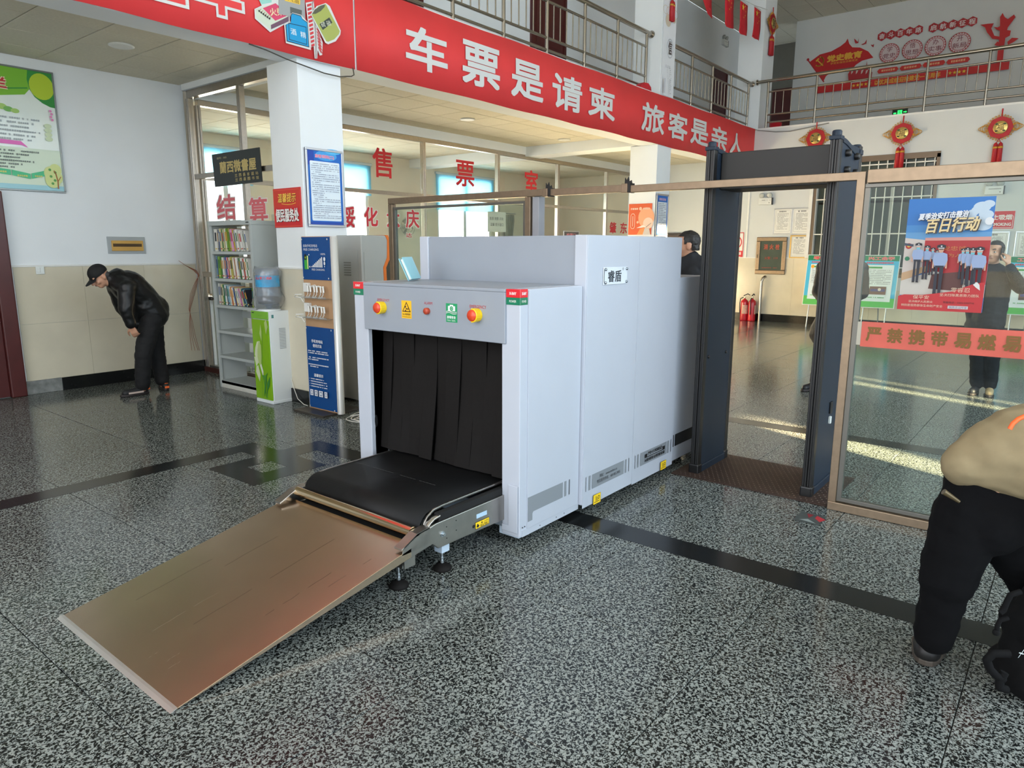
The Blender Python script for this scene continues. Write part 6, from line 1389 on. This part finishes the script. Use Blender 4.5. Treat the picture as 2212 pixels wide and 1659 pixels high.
def shoe(parent, heel, toe, mat, sole, h=.085, name='shoe', w=.043):
    heel, toe = V(heel), V(toe); d = (toe-heel).normalized(); t = d.cross(V((0, 0, 1)))
    L = (toe-heel).length
    b = B().cap(heel+d*.04+V((0, 0, .05)), heel+d*.09*1+V((0, 0, .055)), w*.9, w*.95).cap(heel+d*L*.35+V((0, 0, .05)), heel+d*(L-.055)+V((0, 0, .042)), w, w*.9).cap(heel+d*.06+V((0, 0, .06)), heel+d*.07+V((0, 0, h+.02)), w*.85, w*.8).cap(heel+d*.07+V((0, 0, .075)), heel+d*L*.55+V((0, 0, .055)), w*.8, w*.75)
    o = sculpt(name, b, .008, mat, parent, 4, cut=None)
    pts = []
    for k in range(20):
        a = 2*pi*k/20; u = L/2+(L/2+.006)*cos(a); ww = (w+.006)*(1 if abs(cos(a)) < .8 else .95)*(.92 if cos(a) < 0 else 1.05); pts.append(heel+d*u+t*ww*(abs(sin(a))**.7)*(1 if sin(a) > 0 else -1))
    put('sole', B().prism([V((q.x, q.y, .003)) for q in pts], (0, 0, .026)), sole, o, .006)
    return o
def figure(name_label, J, jacket_m, trouser_m, shoe_m, sole_m, face=True, hands=(), headup=(0, 0, 1), headfwd=(-1, 0, 0), hair='short', jwr=.006, jr=1.0, shoes=True, group=None, hem=None, skin_m=None, collar=None, vox=.0075, jextra=(), hs=1.0, legr=1.0, textra=(), long=True, cuff=.035):
    sk = skin_m or skin
    m = frame3(headup, headfwd); hc = V(J['head']); b = B(); head_vol(b, hc, m, hs)
    g = lambda k: V(J[k])
    nb = hc+m @ V((0, -.02, -.08))*hs
    b.cap(nb, g('neck'), .054, .058)
    chain = [('neck', 'chest', .075, .125), ('chest', 'waist', .125, .115), ('waist', 'pelvis', .115, .12)]
    for a, c, r0, r1 in chain: b.cap(g(a), g(c), r0, r1)
    for s in 'NF':
        b.cap(g('neck'), g('shoulder'+s), .06, .052); b.cap(g('shoulder'+s), g('elbow'+s), .052, .04); b.cap(g('elbow'+s), g('wrist'+s), .04, .027)
        b.cap(g('chest'), g('shoulder'+s), .10, .055)
        b.cap(g('pelvis'), g('hip'+s), .11, .088); b.cap(g('hip'+s), g('knee'+s), .086, .056); b.cap(g('knee'+s), g('ankle'+s), .055, .036); b.cap(g('ankle'+s), g('ankle'+s)+V((0, 0, -.02)), .036, .036)
    for wrist, d, n, t, c in hands: hand_vol(b, wrist, d, n, t, c)
    body = sculpt('person', b, vox, sk, None, 3)
    props(body, name_label, 'person')
    if face: face_bits(body, hc, m, hs)
    # trousers
    t = B()
    for s in 'NF':
        t.cap(g('pelvis'), g('hip'+s), .125*legr, .108*legr); t.cap(g('hip'+s), g('knee'+s), .106*legr, .082*legr); t.cap(g('knee'+s), g('ankle'+s)+V((0, 0, cuff)), .080*legr, .072*legr)
    for a, c, r0, r1 in textra: t.cap(a, c, r0, r1)
    sculpt('trousers', t, .010, trouser_m, body, 4, .007, 11)
    # jacket
    j = B()
    j.cap(g('neck')+V((0, 0, -.02)), g('chest'), .085*jr, .150*jr)
    if long: j.cap(g('chest'), g('waist'), .150*jr, .145*jr); 
    if long: j.cap(g('waist'), g('pelvis'), .145*jr, .150*jr)
    for s in 'NF':
        j.cap(g('neck'), g('shoulder'+s), .082*jr, .074*jr); j.cap(g('chest'), g('shoulder'+s), .115*jr, .078*jr); j.cap(g('shoulder'+s), g('elbow'+s), .076*jr, .062*jr); j.cap(g('elbow'+s), g('elbow'+s).lerp(g('wrist'+s), .86), .060*jr, .046*jr)
    for a, c, r0, r1 in jextra: j.cap(a, c, r0, r1)
    if collar: j.cap(nb.lerp(g('neck'), .45), g('neck'), collar, collar+.012)
    sculpt('jacket', j, .010, jacket_m, body, 4, jwr, 9)
    if hair == 'short':
        h = B(); h.ell(hc+m @ V((0, -.016, .036))*hs, (.079*hs, .098*hs, .090*hs), 18, 12, 0, m); h.ell(hc+m @ V((0, -.045, -.02))*hs, (.066*hs, .06*hs, .06*hs), 14, 9, 0, m)
        def cutf(co):
            q = m.transposed() @ (co-hc)/hs
            return (q.y > .03 and q.z < .075-.25*(.09-q.y)*0) or (q.z < -.045) or (q.y > -.035 and q.z < .012) 
        sculpt('hair', h, .006, hair_m, body, 2, .003, 60, cut=cutf)
    return body, m
leather = M('black_leather', (15, 15, 16), .42, var=.2, scale=10, bump=.08, bscale=45, spec=.4); black_cloth = M('black_cloth', (16, 16, 18), .85, var=.15, scale=30)
# --- the man bending towards the wall, in a cap
Jm = dict(head=(3.165, 8.12, 1.315), neck=(3.315, 8.12, 1.28), chest=(3.45, 8.12, 1.20), waist=(3.58, 8.12, 1.06), pelvis=(3.665, 8.115, .885),
    shoulderN=(3.36, 7.96, 1.20), elbowN=(3.315, 7.92, .97), wristN=(3.35, 7.92, .79), shoulderF=(3.38, 8.28, 1.20), elbowF=(3.44, 8.32, .96), wristF=(3.53, 8.26, .77),
    hipN=(3.615, 8.03, .83), kneeN=(3.49, 8.02, .45), ankleN=(3.472, 8.06, .085), hipF=(3.70, 8.20, .83), kneeF=(3.72, 8.20, .45), ankleF=(3.735, 8.16, .085))
man, mm = figure('person in a black cap and black leather jacket bending towards the tiled wall', Jm, leather, black_cloth, None, None, True, [((3.352, 7.92, .785), (.35, 0, -.94), (-.6, -.75, -.2), (-.8, .3, -.2), .55), ((3.53, 8.26, .76), (.2, 0, -.95), (-.6, .75, -.2), (-.8, -.3, -.2), .5)],
    (-.60, 0, .80), (-.80, 0, -.60), None, jr=1.2, legr=1.1, jextra=[(V((3.60, 8.12, 1.0)), V((3.725, 8.12, .955)), .18, .135), (V((3.56, 8.12, .92)), V((3.51, 8.12, .80)), .15, .07), (V((3.265, 8.12, 1.295)), V((3.34, 8.12, 1.29)), .075, .115)])
hc = V(Jm['head'])
cb2 = B(); cb2.ell(hc+mm @ V((0, -.012, .045)), (.083, .103, .088), 20, 12, 0, mm)
def ccut(co):
    q = mm.transposed() @ (co-hc); return q.z < .018+.12*max(0, q.y-.0)*.3
cap_o = sculpt('cap', cb2, .006, M('cap_black', (14, 14, 15), .8, var=.1), man, 2, cut=ccut)
rs = []
for k in range(9):
    a = radians(-62+k*15.5)
    rs.append([hc+mm @ V((.075*sin(a), .080*cos(a)+.012, .030)), hc+mm @ V((.080*sin(a), .088*cos(a)+.085*max(.12, cos(a)), .010)), hc+mm @ V((.080*sin(a), .088*cos(a)+.085*max(.12, cos(a)), .005)), hc+mm @ V((.075*sin(a), .080*cos(a)+.012, .024))])
put('cap_peak', B().rings(rs, True), M('cap_black', (14, 14, 15), .8, var=.1), cap_o)
hb = B(); hb.ell(hc+mm @ V((0, -.05, -.015)), (.068, .052, .05), 14, 9, 0, mm); sculpt('hair', hb, .007, M('greying_hair', (70, 66, 64), .7, var=.3, scale=150), man, 2)
sh_m = M('sneaker_black', (24, 24, 26), .6, var=.1); so1 = M('sneaker_sole', (40, 34, 34), .5)
s1 = shoe(man, (3.535, 8.07, 0), (3.235, 8.085, 0), sh_m, so1); put('side_band', B().box(3.30, 3.46, 8.022, 8.027, .032, .052), M('sneaker_pale', (196, 176, 166), .6), s1, .002); put('heel_tab', B().box(3.50, 3.535, 8.03, 8.05, .055, .085), M('sneaker_orange', (240, 110, 50), .5), s1, .004)
s2 = shoe(man, (3.735, 8.07, 0), (3.80, 8.34, 0), sh_m, so1); put('heel_tab', B().box(3.715, 3.765, 8.062, 8.072, .03, .055).box(3.72, 3.76, 8.072, 8.08, .082, .09), M('sneaker_orange', (240, 110, 50), .5), s2, .004)
# --- the man on the phone behind the glass
fx_ = 9.5
def P(x, y, dx=0): q = onx(x, y, fx_+dx); return q
navy = M('navy_jacket', (18, 20, 25), .7, var=.1, spec=.3); navy_tr = M('navy_trousers', (15, 18, 25), .85, var=.1, spec=.2)
Jp = dict(head=P(2148, 546), neck=P(2146, 583, .03), chest=P(2146, 622), waist=P(2140, 662), pelvis=P(2134, 692), shoulderN=P(2183, 601), elbowN=P(2206, 622, -.12), wristN=P(2178, 571, -.12), shoulderF=P(2108, 603), elbowF=P(2096, 652), wristF=P(2098, 694),
    hipN=P(2146, 705), kneeN=P(2142, 778, -.04), ankleN=P(2138, 832), hipF=P(2120, 705), kneeF=P(2112, 776, -.03), ankleF=P(2110, 829))
for k in ('ankleN', 'ankleF'): Jp[k] = V((Jp[k].x, Jp[k].y, .09))
yv = V((0, 1, 0)); hw = Jp['wristN']
ph, pm = figure('person in a dark jacket talking on a phone behind the barrier glass', Jp, navy, navy_tr, None, None, True, [(hw, V((.05, .10, 1)), (-.5, -.85, .1), (-.6, .7, .1), .75), (Jp['wristF'], (0, .1, -1), (-.6, .7, 0), (-.8, -.3, 0), .4)], (.02, -.06, 1), (-1, .30, -.12), 'short', .006, 1.12, hs=1.08, legr=1.0, jextra=[(Jp['pelvis']+V((0, -.02, -.02)), Jp['pelvis']+V((0, .10, -.06)), .15, .12)])
pc_ = Jp['head']+pm @ V((.088 if (pm @ V((1, 0, 0))).y < 0 else -.088, .02, -.005))
props(put('mobile_phone', B().obox(pc_, pm @ V((.005, 0, 0)), pm @ V((0, .036, 0)), pm @ V((0, .012, .075))), M('phone_black', (20, 20, 22), .2), None, .004), 'black mobile phone held to the ear behind the glass', 'phone')
sh2 = M('shoe_dark', (30, 30, 34), .5); shoe(ph, Jp['ankleF']*1+V((.06, 0, -.09)), Jp['ankleF']+V((-.2, .03, -.09)), sh2, so1); shoe(ph, Jp['ankleN']+V((.06, 0, -.09)), Jp['ankleN']+V((-.21, -.02, -.09)), M('shoe_sunlit', (176, 150, 110), .6), so1)  # sunlight on the second shoe is put into its tan colour
# --- the guard behind the scanner
gx, gy = 5.86, 2.70
Jg = dict(head=onx(1484, 531, gx), neck=onx(1489, 566, gx)+V((.03, 0, 0)), chest=(gx+.03, gy-.02, 1.30), waist=(gx+.03, gy, 1.10), pelvis=(gx+.03, gy, .95), shoulderN=(gx+.10, gy-.20, 1.40), elbowN=(gx-.02, gy-.24, 1.14), wristN=(gx-.22, gy-.14, 1.05), shoulderF=(gx-.08, gy+.20, 1.40), elbowF=(gx-.18, gy+.22, 1.15), wristF=(gx-.32, gy+.10, 1.05),
    hipN=(gx+.06, gy-.09, .90), kneeN=(gx+.04, gy-.10, .49), ankleN=(gx+.05, gy-.11, .09), hipF=(gx-.0, gy+.09, .90), kneeF=(gx-.02, gy+.1, .49), ankleF=(gx, gy+.11, .09))
coat = M('guard_coat', (18, 20, 26), .75, var=.2, scale=60)
gd, gm_ = figure('person in a dark fur collared coat standing behind the scanner, head turned away', Jg, coat, black_cloth, None, None, True, [(Jg['wristN'], (-.9, .3, -.3), (0, 0, 1), (.3, .9, 0), .4), (Jg['wristF'], (-.9, -.3, -.3), (0, 0, 1), (.3, -.9, 0), .4)], (-.02, .05, 1), (-.45, .88, -.2), 'short', .006, 1.12, collar=.078, hs=1.05)
put('shoulder_badge', B().obox(V(Jg['shoulderN'])+V((-.03, -.088, -.04)), V((.03, 0, 0)), V((0, .004, 0)), V((0, 0, .018))), M('badge_gold', (206, 140, 50), .5), gd)
for s in 'NF': shoe(gd, V(Jg['ankle'+s])+V((.07, 0, -.09)), V(Jg['ankle'+s])+V((-.20, .02, -.09)), sh2, so1)
# --- someone in a black coat standing beyond the detector gate
cx, cy = 8.485, 2.10
Jc = dict(head=(cx, cy, 1.62), neck=(cx+.02, cy, 1.47), chest=(cx+.02, cy, 1.30), waist=(cx+.02, cy, 1.10), pelvis=(cx+.02, cy+.02, .96), shoulderN=(cx+.02, cy-.19, 1.41), elbowN=(cx, cy-.24, 1.15), wristN=(cx-.12, cy-.10, 1.02), shoulderF=(cx+.02, cy+.19, 1.41), elbowF=(cx, cy+.22, 1.14), wristF=(cx-.12, cy+.12, 1.02),
    hipN=(cx+.02, cy-.09, .90), kneeN=(cx, cy-.07, .49), ankleN=(cx+.02, cy-.06, .09), hipF=(cx+.02, cy+.09, .90), kneeF=(cx, cy+.13, .49), ankleF=(cx+.03, cy+.17, .09))
cp_, cm_ = figure('person in a long black coat mostly hidden by the detector gate panel', Jc, M('long_black_coat', (15, 16, 20), .7, var=.2), black_cloth, None, None, True, [(Jc['wristN'], (-.8, .5, -.2), (-.3, 0, 1), (0, .9, .3), .5), (Jc['wristF'], (-.8, -.5, -.2), (-.3, 0, 1), (0, -.9, .3), .5)], (0, 0, 1), (-1, 0, -.1), 'short', .006, 1.1,
    jextra=[(V((cx+.02, cy, .95)), V((cx+.02, cy+.13, .68)), .18, .16), (V((cx+.02, cy, .95)), V((cx+.02, cy-.08, .68)), .18, .17)])
shoe(cp_, V((cx+.09, cy-.06, 0)), V((cx-.18, cy-.06, 0)), sh2, so1); shoe(cp_, V((cx+.10, cy+.17, 0)), V((cx-.16, cy+.27, 0)), sh2, so1)
# --- the traveller stooping over a backpack, cut by the frame
def D(x, y, d=2.5): return ond(x, y, d)
Jr = dict(head=D(2420, 1010, 2.35), neck=D(2370, 985, 2.4), chest=D(2290, 990, 2.47), waist=D(2195, 992, 2.5), pelvis=D(2118, 1060, 2.52), shoulderN=D(2330, 1040, 2.25), elbowN=D(2370, 1130, 2.25), wristN=D(2400, 1220, 2.25), shoulderF=D(2340, 960, 2.62), elbowF=D(2390, 1110, 2.6), wristF=D(2410, 1200, 2.6),
    hipN=D(2102, 1118, 2.5), kneeN=D(2045, 1262, 2.46), ankleN=D(2018, 1370, 2.47), hipF=D(2160, 1135, 2.5), kneeF=D(2228, 1255, 2.55), ankleF=D(2262, 1370, 2.64))
khaki = M('khaki_jacket', (138, 124, 96), .85, var=.08, scale=14, spec=.2); dk_tr = M('black_trousers', (8, 8, 10), .95, var=.15, spec=.15)
R3 = lambda p, d: V(p)+V(d)
tv, _ = figure('person in a khaki jacket and black trousers stooping over a black backpack', Jr, khaki, dk_tr, None, None, True, [(Jr['wristN'], V((.1, -.2, -1)), (-.5, -.6, 0), (.6, .5, 0), .5), (Jr['wristF'], V((.1, -.2, -1)), (.5, .6, 0), (-.5, .5, 0), .5)], (.7, -.7, .15), (.1, -.25, -1), 'short', .007, 1.12, hem=None, legr=1.02, long=False, cuff=.0,
    jextra=[(D(2092, 1004, 2.5), D(2130, 995, 2.49), .090, .118), (D(2130, 995, 2.49), D(2168, 988, 2.48), .118, .150), (D(2168, 988, 2.48), D(2215, 984, 2.47), .150, .185), (D(2215, 984, 2.47), D(2270, 980, 2.46), .185, .20)], textra=[(D(2093, 1083, 2.5), D(2140, 1090, 2.48), .098, .11), (D(2140, 1094, 2.5), D(2230, 1086, 2.48), .142, .155), (D(2085, 1120, 2.49), D(2047, 1250, 2.46), .115, .098), (D(2110, 1125, 2.5), D(2140, 1130, 2.45), .12, .12)])
o1 = [D(2181, 927, 2.31), D(2188, 915, 2.31), D(2200, 905, 2.31), D(2214, 899, 2.31), D(2232, 895, 2.31)]
put('orange_piping', B().tube(o1, .0075, 6), M('piping_orange', (250, 100, 40), .5, emit=0), tv)
put('pocket_pen', B().cyl(D(2038, 1062, 2.37), D(2072, 1084, 2.36), .011, .006, 10), M('pen_bronze', (96, 84, 60), .3, .5), tv)
bt_ = M('boot_black', (22, 20, 19), .5, var=.2); bs_ = M('boot_sole', (66, 58, 50), .7)
a = Jr['ankleN']; dv = V((.62, -.62, 0)).normalized()*.26
h0 = onz(1998, 1440); h0 = V((h0.x, h0.y, 0)); s_b = shoe(tv, h0, h0+V((.25, .02, 0)), bt_, bs_, .13, 'boot', .056)
sculpt('boot_shaft', B().cap(h0+V((.075, .006, .09)), V(Jr['ankleN'])+V((0, 0, .02)), .056, .060), .009, bt_, tv, 3)
a = Jr['ankleF']; shoe(tv, V((a.x-.08, a.y+.04, 0)), V((a.x+.17, a.y-.06, 0)), bt_, bs_, .13, 'boot', .05)
# backpack
bk = M('backpack_black', (8, 8, 9), .9, var=.15, scale=40, spec=.2)
BP = thing('backpack', 'black backpack with loose straps on the floor at the stooping traveller', 'backpack', tuple(onz(2235, 1500)))
c0 = onz(2238, 1500); r_, f_ = V((.624, -.781, 0)), FWD
bb = B()
for u, w_, z, rr in ((-.05, 0, .08, .085), (.16, 0, .08, .085), (-.03, 0, .26, .085), (.16, 0, .28, .085), (.03, 0, .42, .07), (.14, 0, .43, .07)):
    bb.cap(c0+r_*u+f_*(-.02)+V((0, 0, z)), c0+r_*u+f_*.07+V((0, 0, z)), rr, rr)
for (u0, z0), (u1, z1) in (((-.05, .08), (-.03, .26)), ((.16, .08), (.16, .28)), ((-.03, .26), (.03, .42)), ((.16, .28), (.14, .43)), ((-.05, .08), (.16, .08)), ((-.03, .26), (.16, .28)), ((.03, .42), (.14, .43)), ((.05, .08), (.06, .42))):
    bb.cap(c0+r_*u0+V((0, 0, z0))+f_*.02, c0+r_*u1+V((0, 0, z1))+f_*.02, .088, .085)
sculpt('bag_body', bb, .011, bk, BP, 4, .006, 12)
def bpt(x, y, d=2.22): return ond(x, y, d)
for pts, r in (([(2205, 1278), (2183, 1285), (2175, 1300), (2168, 1318), (2160, 1324)], .010), ([(2178, 1335), (2160, 1340), (2154, 1352), (2154, 1368)], .008), ([(2180, 1412), (2145, 1412), (2131, 1425), (2138, 1445), (2150, 1458), (2168, 1468)], .014), ([(2170, 1452), (2160, 1470), (2158, 1484), (2175, 1490)], .014)):
    q = [bpt(*v) for v in pts]; q = [V((v.x, v.y, max(v.z, .012))) for v in q]; qq = []
    for i in range(len(q)-1):
        for s in (0, .33, .66): qq.append(q[i].lerp(q[i+1], s))
    put('strap', B().tube(qq+[q[-1]], r, 8), bk, BP)
put('buckle', B().ell(bpt(2152, 1366), (.012, .012, .012)), bk, BP)
p = Print(bpt(2198, 1421, 2.15), (r_*.8+V((0, 0, .62))), V((0, 0, 1)), .0005, .001); p.text('Xm', 0, 0, .05, .018, (196, 206, 206), .0); p.put('bag_lettering', BP)
